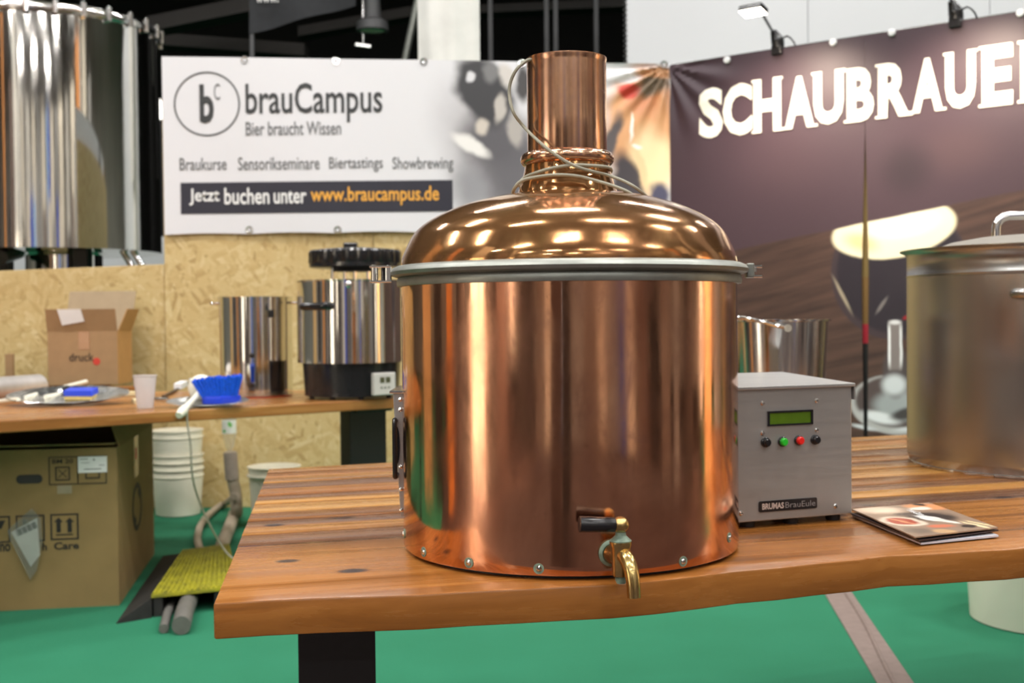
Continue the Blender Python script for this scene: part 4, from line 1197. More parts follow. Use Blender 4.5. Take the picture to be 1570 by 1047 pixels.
flyer(((1306, 782), (1424, 772), (1530, 812), (1403, 827)), TZ + .0115, fpm, 'topmost glossy leaflet with food photograph on the table', .002, .004, True)

# ================================================================== things on the floor at right
def bucket(name, label, loc, r0, r1, h, group=None, ring=True):
    t = thing(name, label, 'bucket', loc, 0, group)
    vessel(MB(), r0, r1, h, .003, .004).build('body', M['white_plastic'], t)
    if ring:
        MB().lathe([(r1 - .002, h - .05), (r1 + .009, h - .05), (r1 + .009, h - .042), (r1 - .002, h - .042)], 64).build('rim_flange', M['white_plastic'], t)
    return t
pb2 = W(1598, 960, Z=0.0); dB = 4.32
pb2 = W(1604, 900, Y=dB)
bucket('white_bucket', 'white plastic bucket on the floor below the right table end', (pb2.x, dB, 0), .262, .285, .36)

# ================================================================== back table (two rows of planks up to the OSB wall)
b0 = W(0, 645, Z=TZ); b1 = W(597, 611, Z=TZ)
bd = (b1 - b0); bd.z = 0; bdn = bd.normalized(); bn_ = Vector((-bdn.y, bdn.x, 0))
brz = math.atan2(bdn.y, bdn.x)
bt = thing('wooden_table', 'long plank table standing against the OSB wall with brewing gear', 'table', (b0.x, b0.y, 0), brz)
S1 = bd.length + .22
wE = wood('oak_back_a', S((190, 138, 78)), S((160, 106, 54)), S((120, 76, 42)), .24)
wF = wood('oak_back_b', S((178, 124, 68)), S((148, 94, 48)), S((106, 66, 38)), .24)
k = 0; t_ = 0.0
while t_ < 2.5:
    wd_ = (.19, .16, .21, .17)[k % 4]
    def send(tv):   # right end, cut at the wall, shorter towards the right
        # y world = b0.y + s*bdn.y + tv*bn_.y < WALL_Y - .03
        sv_ = (WALL_Y - .03 - b0.y - tv * bn_.y) / bdn.y
        if b0.x + sv_ * bdn.x + tv * bn_.x > -2.15: sv_ = (WALL_Y - .62 - b0.y - tv * bn_.y) / bdn.y
        if b0.x + sv_ * bdn.x + tv * bn_.x > -1.80: sv_ = (WALL_Y - 1.15 - b0.y - tv * bn_.y) / bdn.y  # planks end short of the wall so overhead light reaches below
        return min(S1, sv_)
    s0, s1 = send(t_), send(t_ + wd_)
    if max(s0, s1) > -1.2:
        MB().prism([(-1.5, t_ + .0006), (s0, t_ + .0006), (s1, t_ + wd_ - .0006), (-1.5, t_ + wd_ - .0006)], TZ - .045, TZ - .001 * (k % 2)).build('plank', (wE, wF)[k % 2], bt, smooth=False, bevel=.004 if k == 0 else .0015)
    t_ += wd_; k += 1
BTI = Matrix.Rotation(-brz, 3, 'Z')
lg = BTI @ (W(561, 680, Y=5.42) - Vector((b0.x, b0.y, 0)))
for yy in (lg.y,):
    MB().box((lg.x, yy, (TZ - .05) / 2), (.19, .05, TZ - .05)).build('leg', M['black_metal'], bt, smooth=False, bevel=.003)
MB().box((lg.x + .02, lg.y + .12, TZ - .058), (.19, .34, .022)).build('top_plate', M['black_metal'], bt, smooth=False, bevel=.003)
MB().box((lg.x + .06, lg.y + .22, (TZ - .05) / 2), (.12, .05, TZ - .05)).build('leg', M['black_metal'], bt, smooth=False, bevel=.003)
MB().box((-1.3, .15, (TZ - .05) / 2), (.12, .05, TZ - .05)).build('leg', M['black_metal'], bt, smooth=False, bevel=.003)

# ---- pot one (polished, small)
d1 = 5.52
c = W(394, 600, Y=d1)
p1 = thing('steel_pot', 'tall polished steel pot left of the electric cooker', 'pot', (c.x, d1, TZ))
k1 = d1 / F
h1 = W(394, 455, Y=d1).z - TZ
vessel(MB(), 54.0 * k1, 55.2 * k1, h1 - .02, .002, .005, z0=.018).build('body', M['steel_tank'], p1)
MB().lathe([(50 * k1, .006), (55 * k1, .007), (55 * k1, .02), (52 * k1, .022)], 64).build('base_band', M['steel'], p1)
MB().lathe([(50 * k1, 0), (53 * k1, 0), (53 * k1, .007), (50 * k1, .007)], 64, cap0=True).build('base_ring', M['red_dot'], p1)
for s in (-1, 1):
    zc = h1 - .03
    hh = [(s * 54 * k1, .02, zc), (s * 66 * k1, .02, zc), (s * 68 * k1, 0, zc), (s * 66 * k1, -.02, zc), (s * 54 * k1, -.02, zc)]
    MB().tube(spline(hh, 4), .006, 8).build('side_handle', M['steel'], p1)
vp = W(387, 545, Y=d1 - 52 * k1) - Vector((c.x, d1, TZ))
MB().lathe([(.012, 0), (.012, .008), (.006, .01)], 16, vp, axis=(-.1, -1, 0), cap1=True).build('valve_stub', M['black'], p1)
vp = W(417, 481, Y=d1 - 50 * k1) - Vector((c.x, d1, TZ))
MB().box(vp, (.02, .006, .035)).build('sticker', M['black'], p1, smooth=False, bevel=.002)

# ---- electric preserving cooker
d2 = 5.36
c = W(540, 600, Y=d2)
k2 = d2 / F
p2 = thing('preserving_cooker', 'electric preserving cooker with steel body and black base', 'cooker', (c.x, d2, TZ))
zz2 = lambda y: W(540, y, Y=d2 - 80 * k2).z - TZ
zA, zB2 = zz2(557), zz2(428)
MB().lathe([(66 * k2, .012), (72 * k2, .014), (72 * k2, .03), (74.5 * k2, zA - .01), (74.5 * k2, zA), (70 * k2, zA)], 64, cap0=True).build('base', M['black'], p2)
for a_ in (200, 250, 290, 340):
    MB().cyl(at_ang(a_, 62 * k2, 0), at_ang(a_, 62 * k2, .013), .012, 12).build('foot', M['black'], p2)
MB().lathe([(82 * k2, zA - .001), (82 * k2, zA + .01), (82 * k2, zB2 - .006), (84.5 * k2, zB2 - .004), (84.5 * k2, zB2), (80.5 * k2, zB2), (78 * k2, zA + .01)], 96, cap0=True, cap1=True).build('kettle_wall', M['steel_tank'], p2)
hp2 = lambda px, py: W(px, py, Y=d2 - 70 * k2) - Vector((c.x, d2, TZ))
def on_r(px, py, r):
    dx = W(px, py, Y=d2 - .1).x - c.x
    return Vector((dx, -math.sqrt(max(1e-6, r * r - dx * dx)), W(px, py, Y=d2 - .15).z - TZ))
r_ = 82 * k2
g = [on_r(469, 470, r_ - .004), on_r(470, 470, r_ + .03), on_r(480, 470, r_ + .035), on_r(495, 470, r_ + .035), on_r(509, 469, r_ + .03), on_r(511, 469, r_ - .004)]
MB().tube(spline(g, 4), .017, 10).build('side_handle', M['black'], p2)
pa3 = on_r(589, 588, 76 * k2); 
nn = Vector((pa3.x, pa3.y, 0)).normalized(); an = math.atan2(nn.y, nn.x) + PI / 2
pnl = MB().box((0, 0, 0), (.118, .024, .098)).build('control_panel', plain('panel_grey', S((205, 200, 196)), .5, 0, .03), p2, smooth=False, bevel=.004, loc=pa3 + nn * .006, rot=(0, 0, an))
for dx in (-.016, .016):
    MB().box((dx, -.0122, .018), (.024, .003, .024)).build('readout', plain('readout_olive', S((84, 84, 60)), .3, 0, .05), pnl, smooth=False)
for dx in (-.02, .0, .02):
    MB().box((dx, -.0122, -.016), (.01, .002, .008)).build('key', M['ring'], pnl, smooth=False)
vp = on_r(541, 430, 84 * k2)
MB().lathe([(.013, 0), (.014, .004), (.011, .006)], 16, vp + Vector((0, 0, -.02)), axis=(0, -1, 0), cap1=True).build('rivet', M['chrome'], p2)
# ---- black ribbed lid part standing over the cooker
c = W(545, 416, Y=d2)
lz = TZ + zB2
bl_ = thing('mixer_head', 'black ribbed plastic mixer head resting on the cooker rim', 'appliance', (c.x, d2, lz))
zq = lambda y: W(545, y, Y=d2).z - lz
fl2 = MB(); N = 216
def flut(r, a_): return r * (.965 + .05 * abs(math.sin(a_ * 9)))
vsb = []
for r, z in ((69, zq(405)), (70, zq(403)), (69.5, zq(387)), (67, zq(384)), (24, zq(380))):
    for i in range(N):
        a_ = 2 * PI * i / N
        rr_ = flut(r, a_) * k2
        vsb.append((rr_ * math.cos(a_), rr_ * math.sin(a_), z))
fsb = [(j * N + i, j * N + (i + 1) % N, (j + 1) * N + (i + 1) % N, (j + 1) * N + i) for j in range(4) for i in range(N)] + [tuple(reversed(range(N))), tuple(range(4 * N, 5 * N))]
fl2.add(vsb, fsb).build('ribbed_cap', M['black'], bl_, angle=30)
MB().lathe([(64 * k2, zq(411)), (70 * k2, zq(410)), (70 * k2, zq(404)), (60 * k2, zq(403))], 64, cap0=True, cap1=True).build('rim_disc', M['black'], bl_)
MB().lathe([(32 * k2, zq(416)), (36 * k2, zq(409)), (30 * k2, zq(407))], 48, cap0=True, cap1=True).build('hub', M['black_matte'], bl_)
MB().box((-.02, 0, zq(378)), (.062, .05, .035)).build('knob', M['black'], bl_, smooth=False, bevel=.006)
for dx in (-.10, -.045, 0, .06):
    MB().cyl((dx, -.02, -.004), (dx, -.02, zq(411)), .009, 10).build('strut', M['chrome'], bl_)

# ---- 'druck' cardboard box
d3 = 6.62
k3 = d3 / F
c = W(127, 588, Y=d3)
db = thing('cardboard_box', 'open brown carton printed druck with a red dot', 'box', (c.x, d3, TZ), .06)
zq3 = lambda y: W(127, y, Y=d3).z - TZ
x0b, x1b = -51 * k3, 53 * k3
hb3 = zq3(508); dpb = .30
tk = .006
MB().box(((x0b + x1b) / 2, 0, hb3 / 2), (x1b - x0b, tk, hb3)).build('front_panel', M['cardboard'], db, smooth=False)
MB().box(((x0b + x1b) / 2, dpb, hb3 / 2), (x1b - x0b, tk, hb3)).build('back_panel', M['cardboard'], db, smooth=False)
MB().box((x0b, dpb / 2, hb3 / 2), (tk, dpb, hb3)).build('side_panel', M['cardboard'], db, smooth=False)
cw = plain('cardboard_warm_lit', S((186, 140, 84)), .8, 0, .06, 18)  # orange light on the right side panel and flap put into the colour
MB().box((x1b, dpb / 2, hb3 / 2), (tk, dpb, hb3)).build('side_panel', cw, db, smooth=False)
MB().box(((x0b + x1b) / 2, dpb / 2, .004), (x1b - x0b, dpb, .006)).build('bottom_panel', M['cardboard'], db, smooth=False)
fh = zq3(474) - hb3
MB().hexa([(x0b - .004, -tk / 2, hb3), (x1b, -tk / 2, hb3), (x1b, tk / 2, hb3), (x0b - .004, tk / 2, hb3)], [(x0b - .004, -.035, hb3 + fh), (x1b, -.035, hb3 + fh), (x1b, -.03, hb3 + fh), (x0b - .004, -.03, hb3 + fh)]).build('front_flap', M['cardboard'], db, smooth=False)
fb = zq3(447) - hb3 + .01
MB().hexa([(x0b, dpb - .003, hb3), (x1b, dpb - .003, hb3), (x1b, dpb + .003, hb3), (x0b, dpb + .003, hb3)], [(x0b + .015, dpb + .05, hb3 + fb), (x1b + .02, dpb + .05, hb3 + fb), (x1b + .02, dpb + .056, hb3 + fb), (x0b + .015, dpb + .056, hb3 + fb)]).build('back_flap', M['cardboard_grey'], db, smooth=False)
MB().hexa([(x1b, .01, hb3), (x1b + .005, .01, hb3), (x1b + .005, dpb - .01, hb3), (x1b, dpb - .01, hb3)], [(x1b + .05, .02, hb3 + fh), (x1b + .055, .02, hb3 + fh), (x1b + .055, dpb - .02, hb3 + fh), (x1b + .05, dpb - .02, hb3 + fh)]).build('side_flap', cw, db, smooth=False)
bxp = lambda px, py: (W(px, py, Y=d3) - Vector((c.x, d3, TZ)))
a = bxp(107, 554); b = bxp(144, 541)
text('druck', M['ink_soft'], db, a.x, b.x, a.z, b.z, y=-.005, bold=.012)
p = bxp(148, 554)
MB().lathe([(5.6 * k3, .0), (5.6 * k3, .001)], 32, (p.x, -.004, p.z), axis=(0, -1, 0), cap0=True, cap1=True).build('red_dot', M['red_dot'], db)
a = bxp(92, 499); b = bxp(128, 474)
MB().hexa([(a.x + .02, -.02, a.z), (b.x + .01, -.024, a.z + .022), (b.x + .01, -.022, a.z + .022), (a.x + .02, -.018, a.z)], [(a.x, -.042, b.z), (b.x - .004, -.042, b.z), (b.x - .004, -.04, b.z), (a.x, -.04, b.z)]).build('paper_label', M['white'], db, smooth=False)
a = bxp(121, 536); b = bxp(137, 508)
MB().box(((a.x + b.x) / 2, -.004, (a.z + b.z) / 2), (b.x - a.x, .002, b.z - a.z)).build('packing_tape', plain('tape_brown', S((172, 132, 100)), .25, 0, .05), db, smooth=False)

# ---- foil roll at far left
a = W(-40, 596, Z=TZ + .055); b = W(62, 582, Z=TZ + .055)
a = W(-40, 588, Y=5.15); b = W(60, 577, Y=5.55); a.z = b.z = TZ + .056
fr = thing('foil_roll', 'thick roll of shiny plastic foil at the left table end', 'roll', ((a.x + b.x) / 2, (a.y + b.y) / 2, TZ), math.atan2(b.y - a.y, b.x - a.x))
L2 = (b - a).length / 2
MB().lathe([(.02, -L2), (.05, -L2), (.0545, -L2 + .006), (.0545, L2 - .006), (.05, L2), (.02, L2)], 40, (0, 0, .056), axis=(1, 0, 0)).build('film', plain('foil_film', (.62, .58, .55), .3, .6, .2, 8), fr)
MB().lathe([(.02, -L2 + .002), (.02, L2 - .002)], 24, (0, 0, .056), axis=(1, 0, 0), cap0=True, cap1=True).build('core', M['cardboard'], fr)
# ---- oval foil platter with sponge
def oval(name, label, px0, px1, py, Zt, rx_px, dep, mat, cat):
    c = W((px0 + px1) / 2, py, Z=Zt); 
    rx = (px1 - px0) / 2 * c.y / F
    t = MB().lathe([(rx * .62, .002), (rx * .70, .003), (rx * .80, .016), (rx * .98, .022), (rx, .0235), (rx * .99, .025), (rx * .80, .019), (rx * .68, .006), (.001, .005)], 96, sy=dep, cap0=True)
    o = t.build(name, mat, None, loc=(c.x, c.y, Zt)); tag(o, label, cat)
    return o, c, rx
fo, fc, frx = oval('foil_platter', 'oval aluminium foil platter with a blue sponge on it', 11, 198, 620, TZ, 90, .62, M['alu'], 'platter')
# dish the platter: crinkle
for v in fo.data.vertices:
    v.co.z += .003 * noise.noise(v.co * 30) if v.co.z > .004 else 0
p = W(124, 616, Y=fc.y - .03)
fo.rotation_euler = (.17, 0, 0); fo.location.z += frx * .62 * math.sin(.17) - .006
spg = thing('sponge', 'blue scrubbing sponge with yellow underside on the foil platter', 'sponge', (p.x, p.y, fo.location.z + (p.y - fc.y) * math.tan(.17) + .008), -.12)
spg.rotation_euler = (.17, 0, -.12)
MB().box((0, 0, .010), (.122, .056, .016)).build('sponge_foam', M['sponge'], spg, smooth=False, bevel=.004)
MB().box((0.003, 0.002, .032), (.128, .062, .026)).build('scrub_pad', M['blue_plastic'], spg, smooth=False, bevel=.004)
p = W(106, 606, Y=fc.y + .09)
ck = MB().tube(spline([Vector((-.03, 0, .012)), Vector((-.01, .01, .03)), Vector((.01, -.01, .018)), Vector((.03, .0, .03)), Vector((.05, .01, .012))], 5), .009, 8)
tag(ck.build('rubber_strap', M['black_matte'], None, loc=(p.x, p.y, fo.location.z + (p.y - fc.y) * math.tan(.17) + .002)), 'small black rubber strap lying behind the sponge', 'strap')
for (x0_, y0_, x1_, y1_, lab) in ((40, 611, 132, 585, 'upper white plastic rod lying across the platter'), (70, 609, 143, 594, 'lower white plastic rod lying across the platter'), (-20, 618, 28, 612, 'white plastic rod at the left end of the platter')):
    a = W(x0_, y0_, Z=TZ + .05); b = W(x1_, y1_, Z=TZ + .035)
    if x0_ < 0: a = W(x0_, y0_, Z=TZ + .008); b = W(x1_, y1_, Z=TZ + .032)
    else:
        a = W(x0_, y0_, Y=fc.y - .02); a.z = max(a.z, TZ + .034); b = W(x1_, y1_, Y=fc.y + .55 if y1_ < 590 else fc.y + .4); b.z = max(b.z, TZ + .011)
    tag(MB().tube([a, b], .010, 10).build('plastic_rod', M['white_plastic']), lab, 'rod', 'white plastic rods')
# ---- cup
c = W(223, 626, Z=TZ)
cu_ = MB().lathe([(.033, 0), (.035, .002), (.050, .152), (.053, .154), (.053, .157), (.0485, .157), (.034, .006)], 48, cap0=True, cap1=True)
k4 = c.y / F
sc4 = 51 * k4 / .157
o = cu_.build('plastic_cup', M['cup'], None, loc=(c.x, c.y, TZ)); o.scale = (17.5 * k4 / .051, 17.5 * k4 / .051, sc4)
tag(o, 'translucent white plastic cup on the back table', 'cup')
# clothes pegs / wooden bits
p = W(209, 619, Z=TZ); MBp = MB().box((0, 0, .011), (.022, .085, .02)).box((.0, .0, .024), (.018, .08, .006))
tag(MB().box((0, 0, .011), (.026, .10, .021)).build('wooden_block', plain('light_wood', S((222, 208, 168)), .6, 0, .06), None, smooth=False, bevel=.003, loc=(p.x, p.y, TZ), rot=(0, 0, .45)), 'pale wooden block beside the plastic cup', 'block')
p = W(193, 608, Z=TZ)
tag(MB().box((0, 0, .011), (.10, .04, .021)).build('wooden_block', plain('light_wood2', S((222, 206, 160)), .6, 0, .06), None, smooth=False, bevel=.003, loc=(p.x, p.y + .06, TZ), rot=(0, 0, -.35)), 'pale wooden block touching the foil platter rim', 'block')
# thermometer / whisk with white tag behind cup
a = W(236, 612, Z=TZ + .012); b = W(258, 612, Z=TZ + .012)
tag(MB().tube([a, b], .009, 10).build('steel_rod', M['steel']), 'short steel rod lying right of the plastic cup', 'rod')
a = W(250, 607, Z=TZ + .01); b = W(296, 584, Z=TZ + .012)
sv = thing('slotted_skewer', 'dark skewer with a white paper tag on the table', 'skewer', (a.x, a.y, TZ), math.atan2(b.y - a.y, b.x - a.x))
Ls = (b - a).length
MB().tube([(0, 0, .008), (Ls, 0, .008)], .007, 8).build('rod', plain('dark_wood', S((74, 56, 44)), .5, 0, .1), sv)
MB().box((Ls * .55, 0, .022), (Ls * .22, .04, .03)).build('paper_tag', M['white'], sv, smooth=False, bevel=.003)
MB().box((Ls * .97, 0, .018), (.06, .03, .02)).build('end_cap', M['white'], sv, smooth=False, bevel=.003)
# ---- grey oval plate with brush and ladle
gpl, gc, grx = oval('grey_platter', 'flat grey oval platter under the blue dish brush', 255, 382, 624, TZ, 60, .55, plain('grey_platter', (.42, .42, .40), .32, .85, .08, 20), 'platter')
gpl.scale.z = .7; gpl.rotation_euler = (.16, 0, 0); gpl.location.z += grx * .55 * math.sin(.16) - .004
c = W(333, 628, Y=gc.y - .02)
br = thing('scrubbing_brush', 'bright blue scrubbing brush with fanned bristles facing up', 'brush', (c.x, c.y, gpl.location.z + .004), .12)
kb = c.y / F
MB().prism([(-22 * kb, -.02), (-16 * kb, -.035), (8 * kb, -.035), (16 * kb, -.02), (34 * kb, .03), (34 * kb, .055), (20 * kb, .05), (10 * kb, .03), (-16 * kb, .03), (-22 * kb, .015)], .0, .032).build('brush_back', M['blue_plastic'], br, bevel=.006)
bs = MB(); random.seed(3)
for i in range(22):
    for j in range(4):
        u = i / 21; x = (-20 + 48 * u) * kb; y = -.025 + .016 * j + (max(0, u - .55) * .09)
        fan = (u - .45) * 1.0
        tx = x + fan * .055 - .012 + random.uniform(-.004, .004); tz = .032 + .068 + random.uniform(-.006, .008) + .012 * u - .02 * max(0, .25 - u)
        bs.tube([(x, y, .028), (tx, y - .008 + j * .008, tz)], .0055, 5, radii=[.0042, .0065])
o = bs.build('bristles', M['blue_bristle'], br); o['kind'] = 'stuff'
la = thing('ladle', 'white plastic ladle leaning over the table edge', 'ladle', (gc.x, gc.y, TZ))
o0 = Vector((gc.x, gc.y, TZ))
h0 = W(274, 637, Y=gc.y - .20) - o0; h1_ = W(302, 606, Y=gc.y - .05) - o0; h2_ = W(312, 592, Y=gc.y + .02) - o0
sp2 = spline([h0, h0.lerp(h1_, .3), h0.lerp(h1_, .6), h1_, h2_], 6)
MB().tube(sp2, .012, 12, radii=[.014 + .006 * math.sin(min(1, i / 9) * PI) - .004 * i / 24 for i in range(len(sp2))]).build('ladle_handle', M['white_plastic'], la)
bo = W(309, 596, Y=gc.y + .08) - o0
bo.z = max(bo.z, .075)
MB().lathe([(.055 * math.sin(PI * i / 20) + .0003, -.055 * math.cos(PI * i / 20)) for i in range(14)] + [(.055 * math.sin(PI * i / 20) - .004, -.055 * math.cos(PI * i / 20)) for i in range(13, 2, -1)], 36, bo, axis=(-.1, .55, -.6)).build('ladle_bowl', M['white_plastic'], la)
a = W(320, 585, Z=TZ + .05); 
p_ = W(337, 586, Y=6.2)
tag(MB().box((0, 0, .016), (.22, .05, .03)).build('plastic_strip', M['white_plastic'], None, smooth=False, bevel=.004, loc=(p_.x, p_.y, TZ), rot=(0, 0, .1)), 'white plastic strip behind the ladle, left of the steel pot', 'strip')
# small carton edge behind the foil roll
p = W(15, 560, Y=6.9)
tag(MB().box((0, 0, .085), (.045, .03, .17)).build('cardboard_tube', M['cardboard'], None, smooth=False, bevel=.003, loc=(p.x, p.y, TZ)), 'narrow brown cardboard piece against the wall at far left', 'cardboard')

# ================================================================== under the back table
# big carton
fA = W(0, 942, Z=0); fB = W(183, 928, Z=0)
dv_ = (fB - fA).normalized(); rz_ = math.radians(9.5)
bigc = thing('shipping_carton', 'big brown shipping carton under the back table, flaps open', 'box', (fB.x, fB.y, 0), rz_)
hC = W(183, 686, Y=fB.y).z
BI = Matrix.Rotation(-rz_, 3, 'Z')
Wd, Dp = .86, 1.05
MB().box((-Wd / 2, .004, hC / 2), (Wd, .008, hC)).build('front_panel', M['cardboard_big'], bigc, smooth=False)
MB().box((-.004, Dp / 2, hC / 2), (.008, Dp - .012, hC)).build('side_panel', M['cardboard_big'], bigc, smooth=False)
MB().box((-Wd + .004, Dp / 2, hC / 2), (.008, Dp - .012, hC)).build('side_panel', M['cardboard_big'], bigc, smooth=False)
MB().box((-Wd / 2, Dp - .004, hC / 2), (Wd, .008, hC)).build('back_panel', M['cardboard_big'], bigc, smooth=False)
MB().box((-Wd / 2, Dp / 2, .005), (Wd - .02, Dp - .02, .008)).build('bottom_panel', M['cardboard_big'], bigc, smooth=False)
MB().hexa([(-Wd, .3, hC - .015), (-.01, .3, hC - .015), (-.01, .305, hC - .01), (-Wd, .305, hC - .01)], [(-Wd, -.0, hC + .012), (-.01, .0, hC + .012), (-.01, .0, hC + .018), (-Wd, .0, hC + .018)]).build('front_flap', M['cardboard_big'], bigc, smooth=False)
MB().hexa([(0, .03, hC), (.006, .03, hC), (.006, Dp - .03, hC), (0, Dp - .03, hC)], [(-.03, .05, hC + .085), (-.024, .05, hC + .085), (-.024, Dp - .05, hC + .085), (-.03, Dp - .05, hC + .085)]).build('side_flap', M['cardboard_big'], bigc, smooth=False)
CNn = Matrix.Rotation(rz_, 3, 'Z') @ Vector((0, -1, 0))
def bf(px, py): return BI @ (WP(px, py, fB, CNn) - Vector((fB.x, fB.y, 0)))
def line_frame(mb, x0_, z0_, x1_, z1_, t):
    for c_, s_ in ((((x0_ + x1_) / 2, z0_), (x1_ - x0_ + t, t)), (((x0_ + x1_) / 2, z1_), (x1_ - x0_ + t, t)), ((x0_, (z0_ + z1_) / 2), (t, z1_ - z0_)), ((x1_, (z0_ + z1_) / 2), (t, z1_ - z0_))):
        mb.box((c_[0], -.0008, c_[1]), (s_[0], .0016, s_[1]))
def mk_new():
    global pr
    pr = MB()
def mk_end():
    pr.build('printed_mark', M['ink'], bigc, smooth=False)
mk_new()
a = bf(76, 743); b = bf(119, 700); c3_ = bf(163, 743)
line_frame(pr, a.x, a.z, b.x, b.z, .004); mk_end(); mk_new()
line_frame(pr, b.x, a.z, c3_.x, b.z, .004); mk_end(); mk_new()
a = bf(86, 736); b = bf(106, 716); line_frame(pr, a.x, a.z, b.x, b.z, .005)
cxm, czm = (a.x + b.x) / 2, (a.z + b.z) / 2
for rr_ in (.78, -.78): pr.box((cxm, -.0006, czm), (.045, .001, .003), ry=rr_)
mk_end(); mk_new()
a = bf(132, 733); b = bf(152, 722); line_frame(pr, a.x, a.z, b.x, b.z, .005); mk_end(); mk_new()
a = bf(79, 827); b = bf(119, 788); line_frame(pr, a.x, a.z, b.x, b.z, .006); mk_end(); mk_new()
for px in (90, 107):
    p = bf(px, 816); q3 = bf(px, 794)
    pr.prismY([(p.x - .008, p.z), (p.x + .008, p.z), (p.x + .008, q3.z - .016), (p.x + .017, q3.z - .016), (p.x, q3.z + .002), (p.x - .017, q3.z - .016), (p.x - .008, q3.z - .016)], -.0014, 0); mk_end(); mk_new()
p = bf(86, 820); q3 = bf(112, 820); pr.box(((p.x + q3.x) / 2, -.0008, p.z), (q3.x - p.x, .0016, .005)); mk_end(); mk_new()
a = bf(26, 830); b = bf(67, 790); line_frame(pr, a.x, a.z, b.x, b.z, .006); mk_end(); mk_new()
a = bf(-26, 832); b = bf(14, 792); line_frame(pr, a.x, a.z, b.x, b.z, .006); mk_end(); mk_new()
p = bf(0, 806); pr.prismY([(p.x - .03, p.z + .02), (p.x + .02, p.z + .02), (p.x + .005, p.z - .012), (p.x - .015, p.z - .012)], -.0014, 0)
mk_end()
a = bf(83, 843); b = bf(121, 830); text('Care', M['ink'], bigc, a.x, b.x, a.z, b.z, y=-.001, bold=.03)
a = bf(0, 846); b = bf(16, 833); text('no', M['ink'], bigc, a.x, b.x, a.z, b.z, y=-.001, bold=.03)
a = bf(65, 844); b = bf(72, 832); text('h', M['ink'], bigc, a.x, b.x, a.z, b.z, y=-.001, bold=.03)
a = bf(80, 711); b = bf(112, 703); text('BM 20', M['ink'], bigc, a.x, b.x, a.z, b.z, y=-.001, bold=.02)
a = bf(25, 742); b = bf(65, 727)
MB().prismY([(x + (a.x + b.x) / 2, z + (a.z + b.z) / 2) for x, z in rrect(b.x - a.x, b.z - a.z, .017)], -.002, .0).build('hand_hole', M['black_matte'], bigc, smooth=False)
a = bf(120, 725); b = bf(164, 699)
lab_ = MB().box(((a.x + b.x) / 2, -.0018, (a.z + b.z) / 2), (b.x - a.x, .0012, b.z - a.z)).build('address_label', M['white'], bigc, smooth=False)
lm = MB()
for fx, fz, w_, h_ in ((.5, .22, .6, .06), (.2, .85, .28, .05), (.25, .62, .3, .03), (.55, .8, .06, .1), (.82, .45, .2, .04)):
    lm.box((a.x + (b.x - a.x) * fx, -.0026, a.z + (b.z - a.z) * fz), ((b.x - a.x) * w_, .0004, (b.z - a.z) * h_))
lm.build('label_print', M['text_grey'], lab_, smooth=False)
a = bf(88, 757); b = bf(110, 744)
MB().box(((a.x + b.x) / 2, -.0012, (a.z + b.z) / 2), (b.x - a.x, .001, b.z - a.z)).build('sticker', plain('sticker_grey', S((150, 140, 116)), .4, 0, .1), bigc, smooth=False)
# round emblem and red mark on the side
sn = Matrix.Rotation(rz_, 3, 'Z') @ Vector((1, 0, 0))
def bs_(px, py): return BI @ (WP(px, py, fB, sn) - Vector((fB.x, fB.y, 0)))
ce = bs_(210, 776)
rgm = MB()
for i in range(40):
    a0, a1 = 2 * PI * i / 40, 2 * PI * (i + 1) / 40
    ro, ri = .105, .080
    if i % 20 in (3, 4, 5, 6, 7): ri = .055
    rgm.add([(.0012, ce.y + r * math.cos(t) * 1.35, ce.z + r * math.sin(t)) for r, t in ((ri, a0), (ro, a0), (ro, a1), (ri, a1))], [(0, 1, 2, 3)])
em = rgm.build('round_emblem', M['ink'], bigc, smooth=False)
mk = bs_(208, 695)
MB().box((.001, mk.y, mk.z), (.001, .05, .05)).build('red_mark', M['red_dot'], bigc, smooth=False)
MB().box((.0008, bs_(209, 720).y, hC - .09), (.001, .12, .18)).build('packing_tape', plain('tape_tan', S((178, 150, 104)), .25, 0, .05), bigc, smooth=False)
# clear bag with delivery note taped on the carton
bgp = [bf(x, y) for x, y in ((50, 778), (13, 812), (19, 830), (48, 888), (58, 872), (66, 830), (64, 795))]
bg = thing('document_pouch', 'clear crumpled plastic pouch with white barcode slip on the carton', 'pouch', (fB.x, fB.y, 0), rz_)
MB().prismY([(p.x, p.z) for p in bgp][::-1], -.016, -.012).build('plastic_film', M['bag'], bg, smooth=False)
sl2 = [bf(x, y) for x, y in ((18, 815), (58, 793), (62, 850), (48, 868))]
slp = MB().prismY([(p.x, p.z) for p in sl2], -.010, -.008).build('paper_slip', M['white'], bg, smooth=False)
bcd = MB()
p = bf(27, 812); q3 = bf(56, 799)
for i in range(13):
    cc_ = p.lerp(q3, i / 12)
    bcd.box((cc_.x, -.0106, cc_.z - .012), (.0035 + .002 * (i % 3), .0006, .026), ry=-.35)
bcd.build('barcode', M['text_grey'], slp, smooth=False)
MB().box((bf(40, 800).x, -.006, bf(40, 800).z), (.02, .012, .02)).build('tape_tab', M['bag'], bg, smooth=False)

